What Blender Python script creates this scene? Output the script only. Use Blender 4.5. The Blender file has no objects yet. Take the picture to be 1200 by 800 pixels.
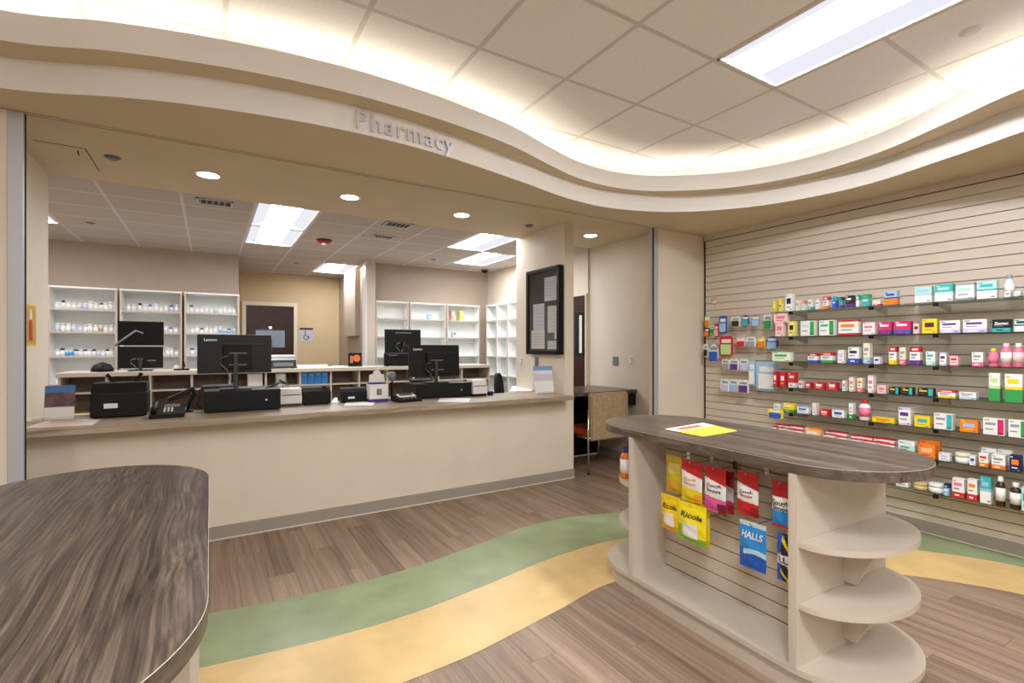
import bpy, bmesh, math, random
from mathutils import Vector, Matrix, geometry
random.seed(7)
PI = math.pi
S = bpy.context.scene
C = S.collection

# ---------------------------------------------------------------- camera, world, exposure
CAMH = 1.41
YAW = math.radians(31.5)
FPX, HZ = 578.0, 407.5
cd = bpy.data.cameras.new('camera'); cam = bpy.data.objects.new('camera', cd); C.objects.link(cam)
cam.location = (0, 0, CAMH); cam.rotation_euler = (PI/2, 0, -YAW)
cd.sensor_width = 36; cd.lens = 36*FPX/1200; cd.shift_y = (HZ-400)/1200; cd.clip_start = .05
S.camera = cam
w = bpy.data.worlds.new('world'); S.world = w; w.use_nodes = True
w.node_tree.nodes['Background'].inputs[0].default_value = (1, .96, .9, 1)
w.node_tree.nodes['Background'].inputs[1].default_value = .05
S.view_settings.view_transform = 'Standard'; S.view_settings.look = 'None'
S.view_settings.gamma = 1; S.view_settings.use_curve_mapping = False
S.view_settings.exposure = 1.27
TROFFER, PHARM, COVE, DOWN = 27.0, 14.0, 6.0, 7.0        # lamp strengths

# ---------------------------------------------------------------- pixel helpers (a pixel gives a direction only)
FW = (math.sin(YAW), math.cos(YAW)); RT = (math.cos(YAW), -math.sin(YAW))
def ray(u, v=HZ):
    a = (u-600)/FPX
    return (FW[0]+a*RT[0], FW[1]+a*RT[1], (HZ-v)/FPX)
def onX(u, v, X):
    r = ray(u, v); t = X/r[0]; return (X, r[1]*t, CAMH+r[2]*t)
def onY(u, v, Y):
    r = ray(u, v); t = Y/r[1]; return (r[0]*t, Y, CAMH+r[2]*t)
def onZ(u, v, Z):
    r = ray(u, v); t = (Z-CAMH)/r[2]; return (r[0]*t, r[1]*t, Z)

# ---------------------------------------------------------------- materials
def lin(c):
    return tuple(((x/255)/12.92 if x/255 <= .04045 else ((x/255+.055)/1.055)**2.4) for x in c) + (1,)
MATS = {}
def mat(name, rgb, rough=.5, metal=0, spec=.5, emit=None, alpha=None, trans=0, coat=0):
    if name in MATS: return MATS[name]
    m = bpy.data.materials.new(name); m.use_nodes = True
    b = m.node_tree.nodes['Principled BSDF']
    b.inputs['Base Color'].default_value = lin(rgb)
    b.inputs['Roughness'].default_value = rough; b.inputs['Metallic'].default_value = metal
    b.inputs['Specular IOR Level'].default_value = spec
    if trans: b.inputs['Transmission Weight'].default_value = trans
    if coat: b.inputs['Coat Weight'].default_value = coat
    if emit:
        b.inputs['Emission Color'].default_value = lin(emit[0]); b.inputs['Emission Strength'].default_value = emit[1]
    MATS[name] = m
    return m
def pal(rgb, rough=.42):
    return mat('print_%d_%d_%d' % tuple(rgb), rgb, rough)
def nodes(m):
    nt = m.node_tree; return nt, nt.nodes, nt.links, nt.nodes['Principled BSDF']
def noisy(name, rgb, amt=.06, scale=6, rough=.6, bump=.0, bscale=200, spec=.4, stretch=(1, 1, 1)):
    """paint, laminate or fabric with a little mottling and fine relief"""
    if name in MATS: return MATS[name]
    m = mat(name, rgb, rough, spec=spec); nt, N, L, b = nodes(m)
    tc = N.new('ShaderNodeTexCoord'); mp = N.new('ShaderNodeMapping'); mp.inputs['Scale'].default_value = stretch
    L.new(tc.outputs['Object'], mp.inputs[0])
    n = N.new('ShaderNodeTexNoise'); n.inputs['Scale'].default_value = scale; n.inputs['Detail'].default_value = 4
    L.new(mp.outputs[0], n.inputs['Vector'])
    r = N.new('ShaderNodeValToRGB'); c = lin(rgb)
    r.color_ramp.elements[0].color = tuple(x*(1-amt) for x in c[:3])+(1,); r.color_ramp.elements[0].position = .3
    r.color_ramp.elements[1].color = tuple(min(1, x*(1+amt)) for x in c[:3])+(1,); r.color_ramp.elements[1].position = .7
    L.new(n.outputs[0], r.inputs[0]); L.new(r.outputs[0], b.inputs['Base Color'])
    if bump:
        n2 = N.new('ShaderNodeTexNoise'); n2.inputs['Scale'].default_value = bscale; L.new(mp.outputs[0], n2.inputs['Vector'])
        bp = N.new('ShaderNodeBump'); bp.inputs['Strength'].default_value = bump; bp.inputs['Distance'].default_value = .002
        L.new(n2.outputs[0], bp.inputs['Height']); L.new(bp.outputs[0], b.inputs['Normal'])
    return m
def wood(name, cols, axis='Y', rough=.4, fine=60, broad=7, dist=.35, rand=False, knots=False, coat=0, mixw=(.55, .45)):
    """wood grain running along axis; cols = dark, mid, light"""
    m = mat(name, cols[1], rough, coat=coat); nt, N, L, b = nodes(m)
    tc = N.new('ShaderNodeTexCoord'); vec = tc.outputs['Object']
    if rand:
        oi = N.new('ShaderNodeObjectInfo'); ad = N.new('ShaderNodeVectorMath'); ad.operation = 'SCALE'; ad.inputs[0].default_value = (37, 53, 11)
        L.new(oi.outputs['Random'], ad.inputs['Scale'])
        a2 = N.new('ShaderNodeVectorMath'); a2.operation = 'ADD'; L.new(vec, a2.inputs[0]); L.new(ad.outputs[0], a2.inputs[1]); vec = a2.outputs[0]
    # slow sideways drift of the grain lines
    dn = N.new('ShaderNodeTexNoise'); dn.inputs['Scale'].default_value = 1.6; dn.inputs['Detail'].default_value = 1
    dm = N.new('ShaderNodeMapping'); dm.inputs['Scale'].default_value = (2.2, .8, 2) if axis == 'Y' else (.8, 2.2, 2)
    L.new(vec, dm.inputs[0]); L.new(dm.outputs[0], dn.inputs['Vector'])
    ds = N.new('ShaderNodeVectorMath'); ds.operation = 'SCALE'; ds.inputs['Scale'].default_value = dist
    L.new(dn.outputs['Color'], ds.inputs[0])
    av = N.new('ShaderNodeVectorMath'); av.operation = 'ADD'; L.new(vec, av.inputs[0]); L.new(ds.outputs[0], av.inputs[1])
    def st(k):
        mp = N.new('ShaderNodeMapping'); mp.inputs['Scale'].default_value = (k, .014*k, k) if axis == 'Y' else (.014*k, k, k)
        L.new(av.outputs[0], mp.inputs[0]); return mp.outputs[0]
    n1 = N.new('ShaderNodeTexNoise'); n1.inputs['Scale'].default_value = 1; n1.inputs['Detail'].default_value = 5; n1.inputs['Roughness'].default_value = .6
    L.new(st(fine), n1.inputs['Vector'])
    n2 = N.new('ShaderNodeTexNoise'); n2.inputs['Scale'].default_value = 1; n2.inputs['Detail'].default_value = 3
    L.new(st(broad), n2.inputs['Vector'])
    mx = N.new('ShaderNodeMath'); mx.operation = 'MULTIPLY_ADD'; mx.inputs[1].default_value = mixw[0]
    sc = N.new('ShaderNodeMath'); sc.operation = 'MULTIPLY'; sc.inputs[1].default_value = mixw[1]
    L.new(n2.outputs[0], sc.inputs[0]); L.new(n1.outputs[0], mx.inputs[0]); L.new(sc.outputs[0], mx.inputs[2])
    val = mx.outputs[0]
    if rand:
        rs = N.new('ShaderNodeMath'); rs.operation = 'MULTIPLY_ADD'; rs.inputs[1].default_value = .08; rs.inputs[2].default_value = -.04
        L.new(oi.outputs['Random'], rs.inputs[0]); a3 = N.new('ShaderNodeMath'); L.new(val, a3.inputs[0]); L.new(rs.outputs[0], a3.inputs[1]); val = a3.outputs[0]
    r = N.new('ShaderNodeValToRGB'); e = r.color_ramp.elements
    e[0].position = .36; e[0].color = lin(cols[0]); e[1].position = .66; e[1].color = lin(cols[2])
    k = e.new(.5); k.color = lin(cols[1])
    L.new(val, r.inputs[0])
    L.new(r.outputs[0], b.inputs['Base Color'])
    bp = N.new('ShaderNodeBump'); bp.inputs['Strength'].default_value = .08; bp.inputs['Distance'].default_value = .001
    L.new(n1.outputs[0], bp.inputs['Height']); L.new(bp.outputs[0], b.inputs['Normal'])
    return m
def glow(name, rgb, k):
    if name in MATS: return MATS[name]
    m = bpy.data.materials.new(name); m.use_nodes = True; N = m.node_tree.nodes; N.clear()
    e = N.new('ShaderNodeEmission'); o = N.new('ShaderNodeOutputMaterial'); m.node_tree.links.new(e.outputs[0], o.inputs[0])
    e.inputs[0].default_value = lin(rgb); e.inputs[1].default_value = k; MATS[name] = m; return m

PAINT = noisy('cream_paint', (223, 211, 192), .03, 3, .65, .05, 300)
FASC = noisy('pale_fascia_paint', (232, 228, 222), .02, 3, .6)
SOFF = noisy('tan_soffit_paint', (214, 198, 168), .03, 3, .7)
TAUPE = noisy('taupe_paint', (180, 162, 144), .03, 3, .7)
TANP = noisy('ochre_tan_paint', (203, 182, 142), .03, 3, .7)
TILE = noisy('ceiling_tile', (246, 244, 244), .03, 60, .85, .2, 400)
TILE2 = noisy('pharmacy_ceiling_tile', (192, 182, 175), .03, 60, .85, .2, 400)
GRID = mat('ceiling_grid', (212, 206, 202), .5)
SLAT = noisy('slat_laminate', (208, 195, 178), .025, 5, .33, spec=.5)
GROOVE = mat('groove_channel', (74, 58, 44), .6)
ALU = mat('aluminium', (200, 202, 204), .35, 1)
CHROME = mat('chrome', (215, 215, 218), .15, 1)
BASEB = noisy('grey_taupe_vinyl', (158, 148, 135), .03, 5, .55)
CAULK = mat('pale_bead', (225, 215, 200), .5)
CTOP = wood('light_ash_laminate', ((128, 108, 88), (164, 145, 124), (190, 174, 154)), 'X', .38, 45, 8, .15)
WAL = wood('walnut_laminate', ((40, 32, 27), (80, 67, 58), (130, 114, 99)), 'Y', .3, 120, 16, .09, mixw=(.66, .34))
WALE = wood('walnut_edge', ((58, 48, 40), (92, 80, 70), (126, 112, 98)), 'Y', .45, 60, 9, .2)
PLANK = wood('vinyl_plank', ((118, 97, 80), (147, 124, 104), (170, 147, 125)), 'Y', .46, 55, 11, .06, rand=True)
CARC = noisy('beige_melamine', (206, 194, 178), .02, 8, .45)
WHITE = mat('white_melamine', (242, 243, 240), .5)
BIRCH = mat('edge_band', (200, 180, 162), .5)
BLACK = mat('black_plastic', (10, 10, 11), .38, spec=.3)
BLACKM = mat('black_matte', (14, 14, 15), .6, spec=.3)
DARK = mat('dark_grey_plastic', (48, 48, 50), .45)
GREY = mat('grey_plastic', (120, 122, 126), .45)
WPL = mat('white_plastic', (232, 230, 226), .4)
PAPER = mat('white_paper', (236, 236, 232), .7)
DOORW = wood('mahogany_veneer', ((34, 14, 10), (50, 22, 15), (66, 32, 22)), 'Y', .35, 30, 6, .1)
FAB = noisy('tan_fabric', (172, 146, 112), .15, 30, .9, .3, 300)
ORG = noisy('orange_fabric', (205, 78, 34), .1, 30, .9)
def clear(name, tint, refl):
    m = bpy.data.materials.new(name); m.use_nodes = True; N = m.node_tree.nodes; L = m.node_tree.links; N.clear()
    a = N.new('ShaderNodeBsdfTransparent'); a.inputs[0].default_value = tint+(1,); b = N.new('ShaderNodeBsdfGlossy'); b.inputs['Roughness'].default_value = .04
    lw = N.new('ShaderNodeLayerWeight'); lw.inputs[0].default_value = .25; f = N.new('ShaderNodeMath'); f.operation = 'MULTIPLY_ADD'; f.inputs[1].default_value = refl; f.inputs[2].default_value = .04; L.new(lw.outputs['Facing'], f.inputs[0]); x = N.new('ShaderNodeMixShader'); o = N.new('ShaderNodeOutputMaterial')
    L.new(f.outputs[0], x.inputs[0]); L.new(a.outputs[0], x.inputs[1]); L.new(b.outputs[0], x.inputs[2]); L.new(x.outputs[0], o.inputs[0]); MATS[name] = m; return m
GLASS = clear('shelf_glass', (.68, .72, .69), .25)
PANE = clear('board_glass', (.95, .96, .96), .12)
TUBE = glow('lamp_lens', (247, 249, 254), TROFFER)
TUBE2 = glow('pharmacy_lamp_lens', (247, 249, 254), PHARM)
COVEM = glow('cove_led', (255, 243, 222), COVE)
DOWNM = glow('downlight_lens', (255, 250, 240), DOWN)

# ---------------------------------------------------------------- mesh builder
class MB:
    def __init__(s): s.bm = bmesh.new()
    def box(s, x0, x1, y0, y1, z0, z1, m=0, M=None, bev=0):
        b = bmesh.new(); v = [b.verts.new((x, y, z)) for z in (z0, z1) for y in (y0, y1) for x in (x0, x1)]
        for q in ((0, 2, 3, 1), (4, 5, 7, 6), (0, 1, 5, 4), (1, 3, 7, 5), (3, 2, 6, 7), (2, 0, 4, 6)):
            f = b.faces.new([v[i] for i in q]); f.material_index = m
        if bev: bmesh.ops.bevel(b, geom=b.edges[:], offset=bev, segments=2, affect='EDGES', profile=.6)
        s.join(b, M); return s
    def join(s, b, M=None):
        if M is not None: bmesh.ops.transform(b, matrix=M, verts=b.verts[:])
        mp = {v: s.bm.verts.new(v.co) for v in b.verts}
        for f in b.faces:
            try:
                n = s.bm.faces.new([mp[v] for v in f.verts]); n.material_index = f.material_index; n.smooth = f.smooth
            except ValueError: pass
        b.free()
    def prism(s, poly, z0, z1, m=0, mt=None, M=None, bev=0):
        """poly: 2-D points (counter-clockwise), extruded z0..z1"""
        b = bmesh.new(); n = len(poly)
        lo = [b.verts.new((p[0], p[1], z0)) for p in poly]; hi = [b.verts.new((p[0], p[1], z1)) for p in poly]
        f = b.faces.new(hi); f.material_index = m if mt is None else mt
        f = b.faces.new(lo[::-1]); f.material_index = m
        for i in range(n):
            f = b.faces.new((lo[i], lo[(i+1) % n], hi[(i+1) % n], hi[i])); f.material_index = m
        if bev: bmesh.ops.bevel(b, geom=[e for e in b.edges if abs(e.verts[0].co.z-e.verts[1].co.z) < 1e-6], offset=bev, segments=2, affect='EDGES')
        s.join(b, M); return s
    def lathe(s, prof, n=16, m=0, M=None, cx=0, cy=0, ms=None):
        """prof: (r, z) upwards, closed with caps; ms: material per ring step"""
        b = bmesh.new(); rings = []
        for r, z in prof: rings.append([b.verts.new((cx+max(r, 1e-4)*math.cos(2*PI*i/n), cy+max(r, 1e-4)*math.sin(2*PI*i/n), z)) for i in range(n)])
        for k in range(len(rings)-1):
            for i in range(n):
                f = b.faces.new((rings[k][i], rings[k][(i+1) % n], rings[k+1][(i+1) % n], rings[k+1][i])); f.smooth = True
                f.material_index = ms[k] if ms else m
        f = b.faces.new(rings[0][::-1]); f.material_index = ms[0] if ms else m
        f = b.faces.new(rings[-1]); f.material_index = ms[-1] if ms else m
        s.join(b, M); return s
    def tube(s, pts, r, n=8, m=0):
        b = bmesh.new(); pts = [Vector(p) for p in pts]; rings = []
        for i, p in enumerate(pts):
            d = (pts[min(i+1, len(pts)-1)]-pts[max(i-1, 0)]).normalized()
            a = Vector((0, 0, 1)) if abs(d.z) < .9 else Vector((1, 0, 0))
            e1 = d.cross(a).normalized(); e2 = d.cross(e1)
            rings.append([b.verts.new(p+r*(math.cos(2*PI*k/n)*e1+math.sin(2*PI*k/n)*e2)) for k in range(n)])
        for i in range(len(rings)-1):
            for k in range(n):
                f = b.faces.new((rings[i][k], rings[i][(k+1) % n], rings[i+1][(k+1) % n], rings[i+1][k])); f.smooth = True; f.material_index = m
        for q in (rings[0][::-1], rings[-1]): b.faces.new(q).material_index = m
        s.join(b); return s
    def ribbon(s, A, B, m=0, closed=True, smooth=True):
        """quads between two equally long 3-D polylines"""
        va = [s.bm.verts.new(p) for p in A]; vb = [s.bm.verts.new(p) for p in B]; n = len(A)
        for i in range(n if closed else n-1):
            j = (i+1) % n; f = s.bm.faces.new((va[i], va[j], vb[j], vb[i])); f.material_index = m; f.smooth = smooth
        return s
    def quad(s, pts, m=0):
        f = s.bm.faces.new([s.bm.verts.new(p) for p in pts]); f.material_index = m; return s
    def mesh(s, name, mats, flip=True):
        me = bpy.data.meshes.new(name)
        if flip: bmesh.ops.recalc_face_normals(s.bm, faces=s.bm.faces[:])
        s.bm.to_mesh(me); s.bm.free()
        for x in (mats if isinstance(mats, (list, tuple)) else [mats]): me.materials.append(x)
        return me
    def build(s, name, mats, parent=None, loc=(0, 0, 0), rz=0, flip=True):
        return link(name, s.mesh(name, mats, flip), parent, loc, rz)
def link(name, me, parent=None, loc=(0, 0, 0), rz=0):
    o = bpy.data.objects.new(name, me); C.objects.link(o); o.location = loc; o.rotation_euler = (0, 0, rz)
    if parent: o.parent = parent
    return o
def B(*a, **k): return MB().box(*a, **k)
def tag(o, label, cat=None, group=None, kind=None):
    if label: o['label'] = label
    if cat: o['category'] = cat
    if group: o['group'] = group
    if kind: o['kind'] = kind
    return o
def thing(name, label, cat, loc=(0, 0, 0), rz=0, group=None):
    o = link(name, None, None, loc, rz); o.empty_display_size = .1
    return tag(o, label, cat, group)
def struct(o, label=None): return tag(o, label, None, None, 'structure')
def T(x=0, y=0, z=0, rx=0, ry=0, rz=0):
    return Matrix.Translation((x, y, z)) @ Matrix.Rotation(rz, 4, 'Z') @ Matrix.Rotation(ry, 4, 'Y') @ Matrix.Rotation(rx, 4, 'X')
def text_mesh(txt, size, m, depth=.001, shear=0, bold=0, width=None):
    """upright lettering in the local x-z plane, facing -y, centred on x, base at z = 0"""
    cu = bpy.data.curves.new('lettering', 'FONT'); cu.body = txt; cu.size = size; cu.extrude = depth; cu.align_x = 'CENTER'
    cu.shear = shear; cu.offset = bold; cu.resolution_u = 3
    o = bpy.data.objects.new('lettering_tmp', cu); C.objects.link(o)
    me = bpy.data.meshes.new_from_object(o.evaluated_get(bpy.context.evaluated_depsgraph_get()))
    bpy.data.objects.remove(o); bpy.data.curves.remove(cu)
    if width:
        xs = [v.co.x for v in me.vertices]; k = width/max(1e-6, max(xs)-min(xs)); me.transform(Matrix.Diagonal((k, 1, 1, 1)))
    me.transform(Matrix.Rotation(PI/2, 4, 'X')); me.materials.clear(); me.materials.append(m); me.name = 'lettering'
    return me
ORD = ['zeroth', 'first', 'second', 'third', 'fourth', 'fifth', 'sixth', 'seventh', 'eighth', 'ninth', 'tenth', 'eleventh', 'twelfth', 'thirteenth', 'fourteenth', 'fifteenth', 'sixteenth', 'seventeenth', 'eighteenth', 'nineteenth', 'twentieth', 'twenty-first', 'twenty-second', 'twenty-third', 'twenty-fourth']
def crom(P, n=8, closed=True):
    out = []; N = len(P)
    for i in range(N):
        p0, p1, p2, p3 = [Vector(P[(i+k) % N]) for k in (-1, 0, 1, 2)]
        for j in range(n):
            t = j/n
            out.append(.5*((2*p1)+(p2-p0)*t+(2*p0-5*p1+4*p2-p3)*t*t+(3*p1-p0-3*p2+p3)*t**3))
    return out
def offs(P, d):
    """offset a closed 2-D loop outwards (away from the room centre)"""
    n = len(P); out = []
    for i in range(n):
        t = (P[(i+1) % n]-P[i-1]).normalized(); nn = Vector((t.y, -t.x))
        if nn.dot(P[i]-Vector((1, .4))) < 0: nn = -nn
        out.append(P[i]+nn*d)
    return out
def at_z(P, z): return [(p[0], p[1], z) for p in P]

# ================================================================ SETTING
HS, HA, HP, HL = 2.64, 2.76, 2.80, 3.08      # lobby soffit, alcove soffit, pharmacy ceiling, lobby ceiling
XS = 4.655                                    # slat wall face
YF = 3.53                                     # front of the shutter wall
XL, YB = -3.6, -3.2                           # lobby walls behind the camera

fl = struct(B(XL-.2, 5.4, YB-.2, 10.6, -.06, -.004).build('floor', PLANK), 'wood-look vinyl plank floor of the pharmacy lobby')
pw, pl = .152, 1.22
pm = B(.0006, pw-.0006, .0006, pl-.0006, -.004, 0).mesh('plank', PLANK)
for i in range(-8, 32):
    off = ((i*37) % 8)/8*pl
    for j in range(-1, 5):
        x, yy = i*pw, -.6+off+j*pl
        if yy > 5.2 or x*FW[0]+(yy+pl)*FW[1] < .7 or (x > XS) or (x < -.6 and yy < 2): continue
        link('plank', pm, fl, (x, yy, 0))
# sheet-vinyl bands
def band(name, A, Bp, m, label):
    pa = crom2(A); pb = crom2(Bp); mb = MB(); mb.ribbon(at_z(pa, .0018), at_z(pb, .0018), 0, False, False)
    return struct(mb.build(name, m), label)
def crom2(P, n=10):
    P = [Vector(p) for p in P]; Q = [2*P[0]-P[1]]+P+[2*P[-1]-P[-2]]; out = []
    for i in range(1, len(Q)-2):
        p0, p1, p2, p3 = Q[i-1:i+3]
        for j in range(n):
            t = j/n; out.append(.5*((2*p1)+(p2-p0)*t+(2*p0-5*p1+4*p2-p3)*t*t+(3*p1-p0-3*p2+p3)*t**3))
    return out+[Q[-2]]
GREENV = noisy('sage_sheet_vinyl', (146, 158, 118), .16, 3.5, .42)
YELV = noisy('straw_sheet_vinyl', (221, 188, 128), .12, 3.5, .42)
g_out = [(-1.6, 3.35), (-.7, 3.2), (0, 3.07), (.63, 3.01), (1.14, 3.035), (1.7, 3.16), (2.25, 3.27), (2.9, 3.15), (3.7, 2.75), (4.35, 2.1), (4.64, 1.5), (4.66, .9), (4.66, 0), (4.66, -1)]
g_y = [(-1.6, 2.85), (-.7, 2.68), (-.04, 2.57), (.52, 2.505), (.94, 2.51), (1.38, 2.575), (2.0, 2.685), (2.63, 2.675), (3.3, 2.4), (3.85, 1.95), (4.22, 1.44), (4.455, .98), (4.5, .2), (4.3, -1)]
y_in = [(-1.6, 2.4), (-.7, 2.2), (0, 2.05), (.45, 2.01), (.93, 2.02), (1.2, 2.056), (1.6, 2.13), (2.08, 2.21), (2.75, 2.1), (3.2, 1.85), (3.55, 1.5), (3.96, .87), (4.05, .1), (3.9, -1)]
band('trim_1', g_out, g_y, GREENV, 'sage green vinyl band curving across the floor')
band('trim_2', g_y, y_in, YELV, 'straw yellow vinyl band curving across the floor')

# lobby walls
struct(B(XL, -.892, YF, YF+.1, 0, HS).build('wall_front_left', PAINT), 'cream wall left of the counter opening')
struct(B(3.92, XS+.15, YF+.02, YF+.12, 0, HS).build('wall_front_right', PAINT), 'cream wall between the opening and the slat wall')
struct(B(XL-.1, XL, YB, YF, 0, HL+.1).build('wall_left', PAINT)); struct(B(XL, XS+.2, YB-.1, YB, 0, HL+.1).build('wall_back', PAINT))
for x0, x1, nm, wd in ((-.892, -.83, 'trim_3', 'left'), (3.88, 3.92, 'trim_4', 'right')):
    t = struct(B(x0, x1, YF-.004, YF+.05, 0, HS, bev=.004).build(nm, mat('satin_track', (188, 190, 196), .5, .4)), 'aluminium shutter track at the %s of the opening' % wd)
    B(x1-.006 if wd == 'left' else x0-.006, x1+.004 if wd == 'left' else x0+.002, YF+.022, YF+.034, 0, HS).build('track_slot', BLACKM, t)

# slat wall on the right: one board per slat over a dark backing with metal groove channels
wr = struct(B(XS+.016, XS+.12, YB, YF+.02, 0, HS+.02).build('wall_right', GROOVE), 'beige slat wall that carries the glass shelves')
SG = .0762
for k in range(-1, 33):
    zt = min(2.581-SG*k-.005, HS); zb = 2.581-SG*(k+1)+.002
    if k == -1: zt, zb = HS, 2.585
    y1 = YF+.005
    if k in (-1,):
        B(XS, XS+.016, YB, y1, zb, zt).build('slat', SLAT, wr)
    else:
        if k == 0: sl_me = MB().prism([(0, 0), (.016, 0), (.016, SG-.007), (0, SG-.007)], 0, y1-YB-.02, M=T(0, 0, 0, rx=PI/2) @ T(0, 0, 0)).mesh('slat', SLAT)
        link('slat', sl_me, wr, (XS, y1-.02, zb))
        if k == 0: ch_me = B(0, .003, 0, y1-YB-.03, 0, .0035).mesh('groove_channel', ALU)
        link('groove_channel', ch_me, wr, (XS+.0125, YB, zb-.0036))
bb = struct(B(XS-.012, XS, YB, YF+.02, 0, .10).build('baseboard_right', BASEB), 'grey vinyl base along the slat wall')
B(XS-.016, XS-.011, YB, YF+.02, .003, .011).build('bead', CAULK, bb)
B(XS-.015, XS, YB, YF+.02, .098, .104).build('top_bead', CAULK, bb)

# curved ceiling bulkhead
LOW = [(-.85, 3.257), (-.376, 3.07), (-.03, 2.965), (.45, 2.885), (.9, 2.875), (1.34, 2.93), (1.98, 3.08), (2.507, 3.22), (3.0, 3.245), (3.5, 3.09), (3.87, 2.79), (4.12, 2.38), (4.22, 1.8), (4.07, 1.22), (3.92, .75), (3.9, 0), (3.6, -1.2), (2.6, -2.2), (1, -2.5), (-1, -2.4), (-2.5, -1.7), (-3.0, -.2), (-2.9, 1.5), (-2.4, 2.9), (-1.6, 3.34)]
UPP = [(-.8, 3.084), (-.38, 2.925), (.06, 2.808), (.5, 2.748), (.86, 2.742), (1.27, 2.78), (1.75, 2.87), (2.2, 3.03), (2.6, 3.145), (3.05, 3.145), (3.43, 2.99), (3.85, 2.6), (4.05, 2.12), (4.03, 1.62), (3.84, 1.15), (3.68, .75), (3.62, 0), (3.35, -1.05), (2.45, -1.98), (1, -2.28), (-.95, -2.18), (-2.3, -1.55), (-2.78, -.2), (-2.68, 1.4), (-2.2, 2.7), (-1.5, 3.15)]
low = crom(LOW, 10); upp = crom(UPP, 10)
outer = [(XL, YB), (XS+.1, YB), (XS+.1, YF), (XL, YF)]
lv = [Vector((p[0], p[1], HS)) for p in outer]; hv = [Vector((p[0], p[1], HS)) for p in low]
mb = MB(); allv = [mb.bm.verts.new(v) for v in lv+hv]
for t in geometry.tessellate_polygon([lv, hv]): mb.bm.faces.new([allv[i] for i in t])
so = struct(mb.build('ceiling_soffit', SOFF), 'tan underside of the dropped soffit round the lobby')
# closed against light from above
B(XL, XS+.1, YF-.01, YF+.02, HS, HL+.1).build('soffit_back', SOFF, so)
ZM, ZU = 2.79, 2.925
mid = [Vector((p[0], p[1])) for p in low]
bk = struct(MB().ribbon(at_z(low, HS), at_z(low, ZM), 0).build('ceiling_bulkhead', FASC), 'pale curved two-step bulkhead around the raised lobby ceiling')
mb = MB(); lv = [Vector((p[0], p[1], ZM)) for p in offs(low, .02)]; hv = [Vector((p[0], p[1], ZM)) for p in upp]
allv = [mb.bm.verts.new(v) for v in lv+hv]
for t in geometry.tessellate_polygon([lv, hv]): mb.bm.faces.new([allv[i] for i in t])
mb.build('step_underside', SOFF, bk)
u2, u3, u4 = offs(upp, .035), offs(upp, .30), offs(upp, .13)
mb = MB(); mb.ribbon(at_z(upp, ZM), at_z(upp, ZU)); mb.ribbon(at_z(upp, ZU), at_z(u2, ZU), 0, True, False); mb.ribbon(at_z(u2, ZU), at_z(u2, ZM+.02))
mb.build('upper_fascia', FASC, bk)
mb = MB(); mb.ribbon(at_z(u2, ZM+.02), at_z(u3, ZM+.02), 0, True, False); mb.ribbon(at_z(u3, ZM+.02), at_z(u3, HL+.02))
mb.build('light_trough', WPL, bk)
cv = thing('cove_light', 'warm white light strip hidden in the curved ceiling cove', 'light')
mb = MB(); a, b_ = offs(upp, .11), offs(upp, .15); mb.ribbon(at_z(a, 2.88), at_z(b_, 2.88), 0, True, False)
mb.build('led_strip', COVEM, cv, flip=False)
mb = MB(); mb.ribbon(at_z(offs(upp, .11), ZM+.022), at_z(offs(upp, .15), ZM+.022)); mb.ribbon(at_z(a, ZM+.022), at_z(a, 2.878)); mb.ribbon(at_z(b_, ZM+.022), at_z(b_, 2.878))
mb.build('led_profile', ALU, cv)

# tile ceilings
def ceiling(name, label, xs, ys, z, skip, pads, ends, tm, hide=lambda x, y: False):
    x0, x1, y0, y1 = pads
    c = struct(B(x0, x1, y0, y1, z+.075, z+.12).build(name, GRID), label)
    dx, dy = xs[1]-xs[0], ys[1]-ys[0]
    me = MB().box(.012, dx-.012, .012, dy-.012, 0, .014, bev=.002).mesh('ceiling_tile', tm)
    for i in range(len(xs)-1):
        for j in range(len(ys)-1):
            if (i, j) in skip or hide(xs[i]+dx/2, ys[j]+dy/2): continue
            link('ceiling_tile', me, c, (xs[i], ys[j], z))
    nx, ny = len(xs)-1, len(ys)-1
    def runs(flags):
        st = None
        for k, f in enumerate(list(flags)+[False]):
            if f and st is None: st = k
            if not f and st is not None: yield st, k; st = None
    for i, x in enumerate(xs):
        for a, b_ in runs([not ((i, j) in skip and (i-1, j) in skip) for j in range(ny)]): B(x-.013, x+.013, ys[a], ys[b_], z-.0005, z+.03).build('grid_bar', GRID, c)
    for j, y in enumerate(ys):
        for a, b_ in runs([not ((i, j) in skip and (i, j-1) in skip and (i, j) not in ends) for i in range(nx)]): B(xs[a], xs[b_], y-.013, y+.013, z-.0002, z+.03).build('grid_bar', GRID, c)
    return c
lx = [2.494+.607*k for k in range(-10, 5)]; ly = [1.83+.61*k for k in range(-9, 4)]
def cellx(v): return min(range(len(lx)), key=lambda i: abs(lx[i]-v))
def celly(v): return min(range(len(ly)), key=lambda i: abs(ly[i]-v))
lobby_lights = [(2.494, .61), (.066, -.61), (-1.755, -1.83), (1.28, -2.44)]  # last two are unseen, added to balance the lobby lighting
skip = set()
for x, y in lobby_lights:
    for q in (0, .61): skip.add((cellx(x), celly(y+q)))
ceiling('ceiling', 'raised lobby ceiling of square beige tiles', lx, ly, HL, skip, (XL, XS, YB, YF), {(cellx(x), celly(y)) for x, y in lobby_lights}, TILE)
px = [.375+.598*k for k in range(-5, 8)]; py = [5.75+.545*k for k in range(-2, 9)]
ph = {'first': (.375, 5.205), 'second': (.375, 6.295), 'third': (1.571, 8.475), 'fourth': (2.767, 5.205), 'fifth': (3.365, 6.295), 'sixth': (-2.017, 6.295)}
skip = set(); ends = set()
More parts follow.
